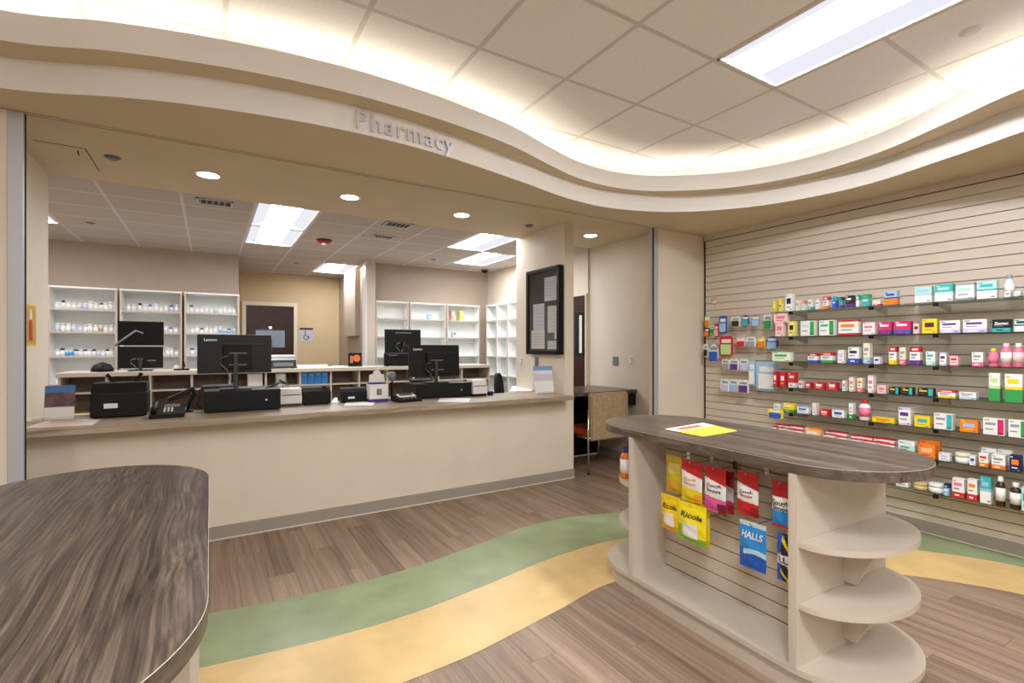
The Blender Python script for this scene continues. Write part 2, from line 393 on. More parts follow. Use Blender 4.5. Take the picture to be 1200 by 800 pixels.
for x, y in ph.values():
    i = min(range(len(px)), key=lambda k: abs(px[k]-x)); j = min(range(len(py)), key=lambda k: abs(py[k]-y))
    skip |= {(i, j), (i, j+1)}; ends.add((i, j))
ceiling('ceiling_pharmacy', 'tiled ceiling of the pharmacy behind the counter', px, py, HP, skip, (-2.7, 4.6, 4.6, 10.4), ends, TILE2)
def troffer(x, y, dx, dy, z, label, group, lens=None):
    """recessed basket troffer: frame, two sloped pans glowing in place of lens light, bright central lens"""
    t = thing('ceiling_light', label, 'light', (x+dx/2, y+dy/2, z), 0, group)
    a, b_ = dx/2-.012, dy/2-.012
    mb = MB()
    for q in ((-a, -a+.015, -b_, b_), (a-.015, a, -b_, b_), (-a, a, -b_, -b_+.015), (-a, a, b_-.015, b_)): mb.box(*q, -.003, .012)
    mb.build('frame', WPL, t)
    mb = MB(); c = .15
    mb.quad([(-a, -b_, .004), (-a, b_, .004), (-c, b_, .045), (-c, -b_, .045)]); mb.quad([(a, -b_, .004), (a, b_, .004), (c, b_, .045), (c, -b_, .045)])
    mb.build('reflector_pan', glow('pan_glow', (236, 236, 246), .42), t)  # pans emit faintly to imitate the light they catch from the lens
    n = 6; pts = [(-c+2*c*k/n, .045-.03*math.sin(PI*k/n)) for k in range(n+1)]
    mb = MB().ribbon([(p[0], -b_, p[1]) for p in pts], [(p[0], b_, p[1]) for p in pts], 0, False); mb.build('lens', lens or TUBE, t, flip=False)
    return t
for k, (x, y) in enumerate(lobby_lights):
    troffer(x, y, .607, 1.22, HL, ['long lobby ceiling light above the oval gondola', 'lobby ceiling light straight above the viewer', 'added unseen lobby ceiling light by the left rear corner', 'added unseen lobby ceiling light by the rear wall'][k], 'lobby ceiling lights')
NL = {'first': 'nearer of two troffers end to end above the counter monitor', 'second': 'farther of two troffers end to end above the counter monitor', 'third': 'farthest ceiling light before the wooden door wall', 'fourth': 'nearer ceiling light left of the notice board wall', 'fifth': 'farther ceiling light left of the notice board wall', 'sixth': 'ceiling light cut by the left alcove wall'}
for k, (x, y) in ph.items(): troffer(x, y, .598, 1.09, HP, NL[k], 'pharmacy ceiling lights', TUBE2)

# alcove soffit with the shutter slot
asf = struct(B(-1.3, 4.6, YF+.06, 5.15, HA, HP+.06).build('ceiling_alcove', SOFF), 'tan soffit above the pharmacy counter')
B(-1.2, 4.6, YF+.02, YF+.065, HS+.012, HP+.1).build('shutter_slot', mat('bronze_slot', (84, 70, 54), .7), asf)
B(-1.2, 4.6, YF-.005, YF+.02, HS-.001, HP+.1).build('header_edge', SOFF, asf)
hx = [onZ(a, b_, HA) for a, b_ in ((20, 163), (100, 174), (110, 187))]
hm = MB(); x0, x1 = -.98, hx[1][0]; y0, y1 = hx[1][1], hx[1][1]+.5
for q in ((x0, x1, y0-.003, y0+.003), (x1-.003, x1+.003, y0, y1)): hm.box(*q, HA-.0015, HA)
hat = thing('access_hatch', 'flush access panel in the soffit by the left jamb', 'hatch', (0, 0, 0)); hm.build('seam', GROOVE, hat)
B(x0, x1-.006, y0+.006, y1, HA-.002, HA-.0005).build('panel', SOFF, hat)
MB().tube([(x1-.05, y0+.07, HA), (x1-.05, y0+.075, HA-.02), (x1-.045, y0+.08, HA-.03)], .004).build('latch', GROOVE, hat)

# pharmacy walls
struct(B(-1.17, -1.07, YF+.1, 5.15, 0, HA).build('wall_alcove_left', PAINT), 'cream side wall left of the counter')
struct(B(-1.2, -.9, YF+.1, YF+.16, 0, HA).build('wall_alcove_return', PAINT))
struct(B(4.43, 4.6, YF+.1, 5.2, 0, HA).build('wall_alcove_right', PAINT), 'cream side wall right of the consultation desk')
struct(B(3.25, 3.37, 4.22, 5.2, 0, HA+.02).build('wall_partition', PAINT), 'cream partition that carries the notice board')
struct(B(-2.7, .37, 8.45, 8.55, 0, HP).build('wall_pharmacy_back_left', TAUPE), 'taupe wall above the white bottle shelves')
struct(B(.30, .37, 8.55, 10.2, 0, HP).build('wall_corridor_left', TAUPE)); struct(B(.2, 2.4, 10.2, 10.3, 0, HP).build('wall_corridor_end', TANP), 'tan wall with the dark wooden door')
struct(B(2.2, 2.3, 8.05, 10.2, 0, HP).build('wall_corridor_right', TAUPE)); struct(B(2.2, 4.5, 8.05, 8.15, 0, HP).build('wall_pharmacy_back_right', TAUPE), 'taupe wall above the white pigeonhole shelves')
struct(B(4.40, 4.5, 5.2, 8.1, 0, HP).build('wall_pharmacy_right', PAINT), 'wall beside the white pigeonhole shelves')
struct(B(-2.7, -2.6, 5.0, 8.5, 0, HP).build('wall_pharmacy_left', PAINT)); struct(B(-2.7, -1.12, 5.05, 5.148, 0, HP+.05).build('wall_pharmacy_front', PAINT))
col = struct(B(2.10, 2.25, 7.83, 8.06, 0, HP, bev=.006).build('trim_5', CARC), 'pale corner post at the end of the pigeonhole shelves'); B(2.09, 2.115, 7.82, 8.0, 0, HP, bev=.005).build('corner_guard', WPL, col)
B(2.12, 2.2, 8.6, 9.4, 1.62, HP-.02).build('wall_cabinet_side', TAUPE, bpy.data.objects['wall_corridor_right'])
# counter knee wall
kw = struct(B(-1.07, 3.25, 4.22, 4.34, 0, .866).build('wall_counter', PAINT), 'cream knee wall under the pharmacy counter')
bb = struct(B(-1.07, 3.372, 4.208, 4.22, 0, .10).build('baseboard_counter', BASEB), 'grey vinyl base under the counter')
B(-1.07, 3.374, 4.203, 4.209, .002, .012).build('bead', CAULK, bb)
for q, nm in (((3.37, 3.382, 4.22, 5.1), 'baseboard_partition'), ((4.418, 4.43, 3.65, 5.2), 'baseboard_alcove')): struct(B(*q, 0, .1).build(nm, BASEB))
struct(B(3.92, XS-.02, YF+.008, YF+.02, 0, .1).build('baseboard_front', BASEB))
# doors
d1 = struct(B(.56, 1.36, 10.17, 10.2, 0, 2.19).build('door_1', DOORW), 'dark wooden door in the tan end wall')
mb = MB(); mb.box(.50, .56, 10.14, 10.2, 0, 2.26).box(1.36, 1.42, 10.14, 10.2, 0, 2.26).box(.56, 1.36, 10.14, 10.2, 2.19, 2.26); mb.build('door_frame', PAINT, d1)
MB().tube([(1.26, 10.13, 1.0), (1.30, 10.11, 1.0), (1.18, 10.11, 1.0)], .01).build('door_handle', CHROME, d1)
d2 = struct(B(4.375, 4.40, 5.225, 6.13, 0, 2.13).build('door_2', DOORW), 'dark wooden door with a narrow glass lite behind the desk')
mb = MB(); mb.box(4.37, 4.405, 5.205, 5.225, 0, 2.15).box(4.37, 4.405, 6.13, 6.17, 0, 2.15).box(4.37, 4.405, 5.225, 6.13, 2.13, 2.15); mb.build('door_frame', PAINT, d2)
B(4.368, 4.376, 5.25, 5.43, 1.30, 1.9).build('lite_frame', BLACKM, d2); B(4.364, 4.37, 5.285, 5.34, 1.34, 1.86).build('pane', mat('lite_glass', (225, 225, 220), .2), d2)

# sign letters on the lower fascia
sg = thing('pharmacy_sign', 'silver letters reading Pharmacy on the curved fascia', 'sign')
SILV = mat('brushed_letter', (208, 206, 212), .42, .35)
wd = {'P': 1.0, 'h': .95, 'a': .88, 'r': .68, 'm': 1.45, 'c': .82, 'y': .88}
def fasc_at(u, z=2.715):
    best = None; r = ray(u)
    for i in range(len(low)):
        p, q = low[i], low[(i+1) % len(low)]
        den = r[0]*(q.y-p.y)-r[1]*(q.x-p.x)
        if abs(den) < 1e-9: continue
        t = (p.x*(q.y-p.y)-p.y*(q.x-p.x))/den; s_ = (p.x*r[1]-p.y*r[0])/den
        if t > 0 and 0 <= s_ <= 1 and p.y > 1: best = (p+(q-p)*s_, (q-p).normalized())
    return best
A0, A1 = fasc_at(414)[0], fasc_at(531)[0]
arc = []; L0 = 0
ii = sorted([p for p in low if p.y > 2 and A0.x-.02 < p.x < A1.x+.02], key=lambda p: p.x)
pts = [A0]+[p for p in ii if A0.x < p.x < A1.x]+[A1]
seg = [(pts[i+1]-pts[i]).length for i in range(len(pts)-1)]; total = sum(seg)
def along(s_):
    for i, l in enumerate(seg):
        if s_ <= l or i == len(seg)-1: return pts[i]+(pts[i+1]-pts[i])*(s_/l), (pts[i+1]-pts[i]).normalized()
        s_ -= l
tw = sum(wd[c] for c in 'Pharmacy'); run = 0
for c in 'Pharmacy':
    p, t = along((run+wd[c]/2)/tw*total); run += wd[c]
    me = text_mesh(c, .146, SILV, .008, bold=.001)
    link('letter', me, sg, (p.x+t.y*.008, p.y-t.x*.008, 2.667), math.atan2(t.y, t.x))
# ================================================================ OVAL TABLES
def oval(cx, cy, hx, straight, end, n=40):
    """counter-clockwise outline: straight sides along y, elliptical ends"""
    P = []
    for i in range(n+1):
        a = PI*i/n; P.append((cx+hx*math.cos(a), cy+straight/2+end*math.sin(a)))
    for i in range(n+1):
        a = PI+PI*i/n; P.append((cx+hx*math.cos(a), cy-straight/2+end*math.sin(a)))
    return P
def half_oval(hx, end, sgn, n=36):
    P = [(hx*math.cos(PI*i/n), sgn*end*math.sin(PI*i/n)) for i in range(n+1)]
    return P if sgn > 0 else P[::-1]
def gondola(name, label, cx, cy, ztop, hx, straight, end, slats, sh_=0.0, rz=0.0, e2=(.27, .245), ins=0.0):
    """island display: oval top, two end panels with half-round shelves, slatted core, oval plinth"""
    t = thing(name, label, 'table', (cx, cy, 0), rz); L = straight/2; zd = .115
    MB().prism(oval(0, 0, hx, straight, end), ztop-.045, ztop, 1, 0, bev=.0012).build('tabletop', [WAL, WALE], t)
    MB().prism(oval(0, 0, hx+.0008, straight, end+.0008), ztop-.0032, ztop-.0016).build('edge_highlight', CAULK, t)  # pale line paints a highlight along the top edge
    MB().prism(oval(0, 0, hx-.02-ins, straight-.02, end-.05-ins), 0, .09).build('plinth', CARC, t)
    MB().prism(oval(0, 0, hx-ins, straight, end-.035-ins), .09, zd, bev=.002).build('bottom_deck', CARC, t)
    for s_ in (1, -1):
        y0 = s_*(L-.0325)+sh_
        p = B(-hx+.002+ins, hx-.002-ins, y0-.016, y0+.016, zd, ztop-.045).build('end_panel', CARC, t)
        B(-hx-.001+ins, -hx+.003+ins, y0-.010, y0+.010, zd, ztop-.045).build('edge_strip', CARC, p)
        for z in (.375, .625):
            e = e2[0] if s_ > 0 else e2[1]
            sh = MB().prism(half_oval(hx-.02-ins, e, s_), z-.024, z, bev=.002).build('half_round_shelf', CARC, t, (0, y0+s_*.016, 0))
            pts = [(0, -.024), (0, -.234), (s_*.05, -.234), (s_*e*.62, -.024)]
            MB().prism([(q[0], q[1]) for q in (pts if s_ > 0 else pts[::-1])], -.011, .011, M=Matrix(((0, 0, 1, 0), (1, 0, 0, 0), (0, 1, 0, z), (0, 0, 0, 1)))).build('gusset', CARC, sh)
    core = B(-hx+.275, hx-.275, -L+.05+sh_, L-.05+sh_, zd, ztop-.045).build('slat_core', GROOVE, t)
    if slats:
        ln = 2*L-.099
        me = B(0, .014, 0, ln, 0, SG-.006).mesh('slat', SLAT); n = int((ztop-.045-zd)/SG)
        for k in range(n+1):
            z = ztop-.05-SG*(k+1)
            for x in (-hx+.262, hx-.276):
                if z > zd: link('slat', me, core, (x, -ln/2+sh_, z))
        for x in (-hx+.262, hx-.276): B(x, x+.014, -ln/2+sh_, ln/2+sh_, zd, ztop-.05-SG*n-.008+(.0)).build('slat', SLAT, core)
    return t
IC = (2.398, 1.63); IROT = -.036
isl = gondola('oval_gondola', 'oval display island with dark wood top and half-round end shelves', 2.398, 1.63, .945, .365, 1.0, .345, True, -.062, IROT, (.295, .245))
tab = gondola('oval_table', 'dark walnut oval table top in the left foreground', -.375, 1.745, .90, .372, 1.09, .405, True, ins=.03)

# notice lying on the island
FLY = [onZ(a, b_, .9455) for a, b_ in ((779, 503), (824, 495.5), (864, 505), (824, 511.5))]
mb = MB(); mb.prism([(p[0], p[1]) for p in FLY][::-1] if True else [], .9455, .9475)
fy = mb.build('flyer', pal((240, 226, 70))); tag(fy, 'yellow flyer with a red heading lying on the oval island', 'paper')
def inq(u, v): return Vector(FLY[0]).lerp(Vector(FLY[1]), u).lerp(Vector(FLY[3]).lerp(Vector(FLY[2]), u), v)
mb = MB(); mb.quad([tuple(inq(a, b_)+Vector((0, 0, .0024))) for a, b_ in ((.0, .0), (1, 0), (1, .35), (0, .35))]); mb.build('white_panel', PAPER, fy)
mb = MB(); mb.quad([tuple(inq(a, b_)+Vector((0, 0, .0028))) for a, b_ in ((.15, .1), (.75, .1), (.75, .3), (.15, .3))]); mb.build('heading', pal((214, 120, 96)), fy)

# ================================================================ PACKETS HANGING ON THE ISLAND
def peg(parent, ln=.15, up=.0, name='hook'):
    """wire hook along local -y from the slats at local y=0"""
    mb = MB(); mb.tube([(0, 0, 0), (0, -ln, -.004), (0, -ln-.012, .012)], .0022, 6); mb.box(-.012, .012, -.004, .0, -.02, .02)
    return mb.build(name, CHROME, parent)
def bag_y(u, v, th, side=-1):
    bul = math.sin(PI*min(1, max(0, (v-.06)/.80)))**.5*math.sin(PI*min(1, max(0, u)))**.6 if .06 < v < .86 else 0
    return side*(.0008+th/2*bul)+(.0025*math.sin(9*u+3*v)+.002*math.sin(17*v+5*u))*(.3+bul)
def bag_mesh(w, h, th, fn, mats, nx=22, ny=60):
    mb = MB(); g = []
    for side in (-1, 1):
        rows = []
        for j in range(ny+1):
            v = j/ny; row = []
            for i in range(nx+1):
                u = i/nx
                row.append(mb.bm.verts.new(((u-.5)*w, bag_y(u, v, th, side), (v-1)*h)))
            rows.append(row)
        g.append(rows)
        for j in range(ny):
            for i in range(nx):
                q = [rows[j][i], rows[j][i+1], rows[j+1][i+1], rows[j+1][i]]
                f = mb.bm.faces.new(q if side < 0 else q[::-1]); f.smooth = True
                f.material_index = fn((i+.5)/nx, (j+.5)/ny) if side < 0 else fn(.5, .95)
    return mb.mesh('pouch', mats, False)
def bag(name, label, w, h, th, fn, mats, pos, rz, lettering=(), group=None, hook=True, back=.15):
    """pos is the middle of the top edge"""
    t = thing(name, label, 'packet', pos, rz, group)
    b_ = link('pouch', bag_mesh(w, h, th, fn, mats), t)
    for txt, size, z, col, wd_, sh in lettering:
        me = text_mesh(txt, size, col, .0004, sh, size*.018, wd_)
        for vv in me.vertices: vv.co.y += bag_y(vv.co.x/w+.5, 1+(z+vv.co.z)/h, th)-.0016
        link('lettering', me, b_, (0, 0, z))
    return t
XSL0 = IC[0]-.365+.262
def XSLy(y): return XSL0-(y-IC[1])*math.tan(IROT)-.001
XSL = XSL0            # face of the island slats
def island_bag(u0, u1, vt, vb, Xp, name, label, fn, mats, th=.03, lettering=()):
    a, b_ = onX(u0, vt, Xp), onX(u1, vt, Xp); um = (u0+u1)/2
    top, bot = onX(um, vt, Xp)[2], onX(um, vb, Xp)[2]; w = a[1]-b_[1]; y = (a[1]+b_[1])/2
    let = [(t, s*(top-bot), z*(top-bot), c, w*f, sh) for t, s, z, c, f, sh in lettering]
    bag(name, label, w, top-bot, th, fn, mats, (Xp, y, top), -PI/2, let, 'packets hanging on the oval island')
    hk = thing('peg_hook', 'wire hook behind the '+label, 'hook', (XSLy(y), y, top-.012), -PI/2, 'hooks on the oval island'); peg(hk, XSLy(y)-Xp+.01)
RED, DKR, MAG, YEL, ORA = pal((196, 28, 36)), pal((150, 18, 28)), pal((226, 92, 160)), pal((240, 214, 30)), pal((242, 170, 40))
SKY, NAVY, BLU = pal((40, 140, 214)), pal((24, 40, 120)), pal((30, 90, 190)); WH = pal((238, 236, 232)); GRN = pal((70, 150, 70))
def cd_fn(u, v):     # cough-drop bag: red head with a slanting edge, white middle, coloured foot
    if v > .62+.14*(1-u): return 0
    if v > .36-.06*u: return 1
    return 2 if (u < .62 or v > .22) else 3
BK = pal((30, 26, 40)); GOLD = pal((214, 190, 40))
island_bag(781, 800, 534, 577, 2.18, 'cough_drop_bag', 'dull yellow cough drop bag at the left of the upper row', lambda u, v: 1 if .55 < v < .8 and .2 < u < .9 else (2 if v < .3 else 0), [GOLD, pal((232, 216, 120)), pal((220, 170, 40))])
island_bag(799, 823, 540, 588, 2.13, 'cough_drop_bag', 'red and white cough drop bag with honey yellow foot', cd_fn, [RED, WH, YEL, ORA], lettering=[('Cough', .09, -.47, pal((230, 140, 60)), .5, 0), ('Drops', .09, -.57, pal((230, 140, 60)), .5, 0)])
island_bag(844, 860, 552, 601, 2.19, 'cough_drop_bag', 'dark red cough drop bag tucked behind the pink-footed bag', cd_fn, [DKR, pal((200, 190, 190)), pal((190, 40, 90)), DKR])
island_bag(826, 851, 547, 600, 2.13, 'cough_drop_bag', 'red and white cough drop bag with pink foot', cd_fn, [RED, WH, MAG, pal((120, 20, 60))], lettering=[('Cough', .1, -.44, BK, .62, 0), ('Drops', .1, -.55, BK, .62, 0)])
island_bag(864, 889, 553, 604, 2.13, 'cough_drop_bag', 'red cough drop bag with cherry red foot', cd_fn, [RED, WH, RED, DKR], lettering=[('Cough', .09, -.47, BK, .55, 0), ('Drops', .09, -.56, RED, .55, 0)])
island_bag(905, 927, 564, 618, 2.13, 'cough_drop_bag', 'red, white and blue cough drop bag beside the end panel', lambda u, v: 0 if v > .66 else (1 if v > .36 else (2 if v > .05 else 0)), [RED, WH, SKY], lettering=[('Cough', .14, -.5, BK, .9, 0), ('Drops', .14, -.62, BK, .8, 0)])
def ric(u, v): return 1 if (.14 < v < .5 and .22 < u < .72) else (2 if v < .16 or (u < .2 and v < .4) else 0)
island_bag(775, 797, 580, 621, 2.12, 'herb_drop_bag', 'amber yellow herb drop bag at the left of the lower row', ric, [pal((244, 204, 20)), WH, pal((222, 160, 30))], lettering=[('Ricola', .19, -.38, BK, .72, .2)])
island_bag(806, 832, 590, 637, 2.17, 'herb_drop_bag', 'bright yellow herb drop bag partly hidden behind its neighbour', ric, [pal((246, 222, 20)), pal((240, 220, 120)), pal((210, 190, 30))])
island_bag(795, 828, 590, 636, 2.10, 'herb_drop_bag', 'bright lemon yellow herb drop bag in front of its row', ric, [pal((250, 228, 24)), WH, pal((130, 180, 60))], lettering=[('Ricola', .19, -.37, BK, .76, .2)])
def halls(u, v):
    if v > .9: return 3
    if abs(v-.3-.1*math.sin(2.6*u)) < .055 and u > .2: return 2
    return 0 if v > .42 else 1
island_bag(867, 898, 612, 667, 2.10, 'menthol_drop_bag', 'blue menthol drop bag hanging low on the island', halls, [SKY, BLU, pal((190, 226, 244)), pal((205, 215, 220))], lettering=[('HALLS', .2, -.34, WH, .8, .15)])
island_bag(911, 932, 626, 682, 2.12, 'throat_drop_bag', 'blue and yellow throat drop bag half behind the end panel', lambda u, v: 1 if .36 < v < .56 else ((2 if (int(u*5+v*9) % 3 == 0) else 3) if (u > .25) else 0), [BLU, WH, YEL, pal((20, 26, 60))], lettering=[('LU', .2, -.6, BK, .6, 0)])
hk = thing('peg_hook', 'empty wire hook with a pale price tag on the island slats', 'hook', (XSLy(1.6), onX(850, 605, XSL)[1], onX(850, 600, XSL)[2]), -PI/2, 'hooks on the oval island')
peg(hk, .14); B(-.012, .012, -.152, -.15, -.05, -.004).build('price_tag', pal((236, 214, 150)), hk)
# bottle on the far end shelf
def bottle(name, label, loc, r, h, body, cap, lab, group=None, rz=0, lz=(.18, .62), lett=None):
    t = thing(name, label, 'bottle', loc, rz, group)
    MB().lathe([(r*.92, 0), (r, .004), (r, h*.68), (r*.8, h*.77), (r*.5, h*.82), (r*.5, h*.84)], 16).build('body', body, t)
    MB().lathe([(r*.56, h*.83), (r*.58, h*.84), (r*.58, h*.985), (r*.52, h)], 16).build('cap', cap, t)
    if lab: MB().lathe([(r*1.012, h*lz[0]), (r*1.012, h*lz[1])], 16).build('wrap_label', lab, t)
    return t
bp_ = (2.15, 2.185, .6255)
bottle('medicine_bottle', 'amber orange bottle with blue cap on the island end shelf', bp_, .036, .185, pal((222, 110, 26), .2), pal((40, 60, 110)), PAPER)

# ================================================================ WALL SHELVES AND THEIR PRODUCTS
ROWZ = [1.737, 1.514, 1.286, 1.06, .838, .618, .378]
RN = ['top', 'second', 'third', 'fourth', 'fifth', 'sixth', 'bottom']
XFR = 4.385
def wall_shelf(z, y0, y1, label):
    t = thing('glass_shelf', label, 'shelf', (XS, (y0+y1)/2, z), 0, 'glass shelves on the slat wall'); h_ = (y1-y0)/2
    B(XFR-XS-.005, -.002, -h_, h_, -.006, 0, bev=.001).build('glass_plate', GLASS, t)
    for yb in ((h_*.62), (-h_*.62)):
        b_ = MB().prism([(0, -.012), (-.27, -.012), (-.27, -.022), (-.03, -.06), (0, -.06)], -.003, .003, M=T(0, yb, 0, rx=PI/2)).build('bracket', ALU, t)
        B(-.285, -.262, yb-.013, yb+.013, -.032, -.007).build('bracket_cap', BLACKM, b_)
for r, z in enumerate(ROWZ):
    wall_shelf(z, 1.62, 2.62, 'left glass wall shelf of the %s row' % RN[r]); wall_shelf(z, .60, 1.60, 'right glass wall shelf of the %s row' % RN[r])
CN = {'W': ((238, 238, 234), 'white'), 'C': ((238, 228, 206), 'cream'), 'Y': ((242, 216, 40), 'yellow'), 'y': ((240, 230, 130), 'pale yellow'), 'R': ((206, 34, 40), 'red'), 'P': ((232, 120, 150), 'pink'), 'p': ((244, 206, 206), 'pale pink'),
      'M': ((214, 40, 110), 'magenta'), 'B': ((40, 90, 190), 'blue'), 'b': ((160, 200, 232), 'pale blue'), 'N': ((28, 34, 90), 'navy'), 'T': ((60, 180, 180), 'teal'), 't': ((178, 226, 220), 'pale teal'), 'G': ((50, 160, 80), 'green'), 'g': ((190, 228, 150), 'lime'),
      'O': ((240, 134, 40), 'orange'), 'o': ((246, 190, 130), 'peach'), 'K': ((26, 26, 30), 'black'), 'V': ((96, 50, 140), 'purple'), 'v': ((206, 200, 232), 'lavender'), 'S': ((150, 160, 168), 'grey'), 'H': ((90, 40, 50), 'maroon'), 'U': ((60, 34, 20), 'brown'), 'L': ((206, 184, 130), 'beige')}
def cc(k): return pal(CN[k][0])
def carton_mesh(w, h, d, pat, body, a1, a2):
    """printed carton: front split into bands, a raised-ink logo block and text lines; d = depth, front at y = 0"""
    mats = [cc(body), cc(a1), cc(a2), pal((120, 120, 130))]; mb = MB()
    cuts = {'b': [(0, .3, 1), (.3, 1, 0)], 't': [(0, .66, 0), (.66, 1, 1)], 'm': [(0, .25, 2), (.25, .7, 0), (.7, 1, 1)], 'c': [(0, 1, 0)], 's': [(0, 1, 0)], 'd': [(0, .45, 1), (.45, .55, 2), (.55, 1, 0)], 'q': [(0, .12, 1), (.12, .88, 0), (.88, 1, 1)]}[pat]
    X0, X1 = -w/2, w/2
    for z0, z1, m in cuts:
        mb.quad([(X0, 0, z0*h), (X1, 0, z0*h), (X1, 0, z1*h), (X0, 0, z1*h)], m)
        mb.quad([(X1, 0, z0*h), (X1, d, z0*h), (X1, d, z1*h), (X1, 0, z1*h)], m); mb.quad([(X0, d, z0*h), (X0, 0, z0*h), (X0, 0, z1*h), (X0, d, z1*h)], m)
        mb.quad([(X1, d, z0*h), (X0, d, z0*h), (X0, d, z1*h), (X1, d, z1*h)], m)
    tm = cuts[-1][2]
    mb.quad([(X0, 0, h), (X1, 0, h), (X1, d, h), (X0, d, h)], tm); mb.quad([(X0, d, 0), (X1, d, 0), (X1, 0, 0), (X0, 0, 0)], cuts[0][2])
    bmesh.ops.remove_doubles(mb.bm, verts=mb.bm.verts[:], dist=1e-6)
    def patch(x0, x1, z0, z1, m): mb.quad([(x0*w-w/2, -.0006, z0*h), (x1*w-w/2, -.0006, z0*h), (x1*w-w/2, -.0006, z1*h), (x0*w-w/2, -.0006, z1*h)], m)
    patch(.72, .92, .06, .13, 3)
    if w > .05: patch(.06, .3, .86, .92, 2)
    if pat == 's': patch(.68, .97, .05, .95, 1); patch(.1, .6, .58, .74, 2); patch(.1, .5, .3, .36, 3)
    elif pat == 'c': patch(.18, .82, .42, .74, 1); patch(.2, .7, .2, .27, 2)
    elif pat == 'm': patch(.12, .7, .5, .6, 3); patch(.12, .55, .36, .42, 3); patch(.2, .8, .8, .9, 0)
    elif pat == 't': patch(.12, .8, .42, .54, 2); patch(.12, .6, .24, .3, 3); patch(.15, .7, .76, .86, 0)
    elif pat == 'b': patch(.12, .8, .62, .78, 2); patch(.12, .6, .44, .5, 3); patch(.2, .6, .1, .18, 0)
    elif pat == 'q': patch(.12, .8, .52, .72, 2); patch(.12, .7, .3, .36, 3)
    else: patch(.15, .8, .66, .82, 2)
    return mb.mesh('printed_carton', mats, False)
def shelf_item(r, k, n, it, group):
    u0, u1, vt, kind, pat, body, a1, a2 = it[:8]; dx = it[8] if len(it) > 8 else 0.0
    lift = it[9] if len(it) > 9 else 0.0
    d = .05 if kind == 'box' else 0; X = XFR+.006+dx
    ya = onX(u0, 400, X)[1]; yb = onX(u1, 400, X+d)[1]; w = max(.018, ya-yb); y = (ya+yb)/2
    if kind == 'box': y = ya-w/2
    z = ROWZ[r]+lift+.0005; um = (u0+u1)/2; zt = onX(um, vt, X+(d*.8 if vt > HZ+4 else 0))[2]; h = max(.018, zt-z)
    nm1, nm2 = CN[body][1], CN[a1][1]
    desc = nm1 if body == a1 else nm1+' and '+nm2
    where = '%s from left on the %s wall shelf' % (ORD[k], RN[r])
    if kind == 'box':
        o = link('medicine_carton', carton_mesh(w, h, d, pat, body, a1, a2), None, (X, y, z), -PI/2)
        tag(o, '%s printed carton, %s' % (desc, where), 'box', group)
        if len(it) > 10: link('lettering', text_mesh(it[10], h*.3, cc('W'), .0005, 0, .0008, w*.8), o, (0, -.0008, h*.58))
    elif kind == 'tub':
        t = thing('cream_tub', '%s round tub, %s' % (desc, where), 'tub', (X+w/2, y, z), 0, group); R_ = w/2
        MB().lathe([(R_*.9, 0), (R_, h*.15), (R_, h*.6)], 16).build('body', cc(body), t); MB().lathe([(R_*1.02, h*.6), (R_*1.02, h*.95), (R_*.95, h)], 16).build('lid', cc(a1), t)
    else:
        bottle('medicine_bottle', '%s bottle, %s' % (nm1+' '+nm2+'-capped', where), (X+w/2, y, z), w/2, h, pal(CN[body][0], .25), cc(a1), cc(a2), group)
x_ = 'box'
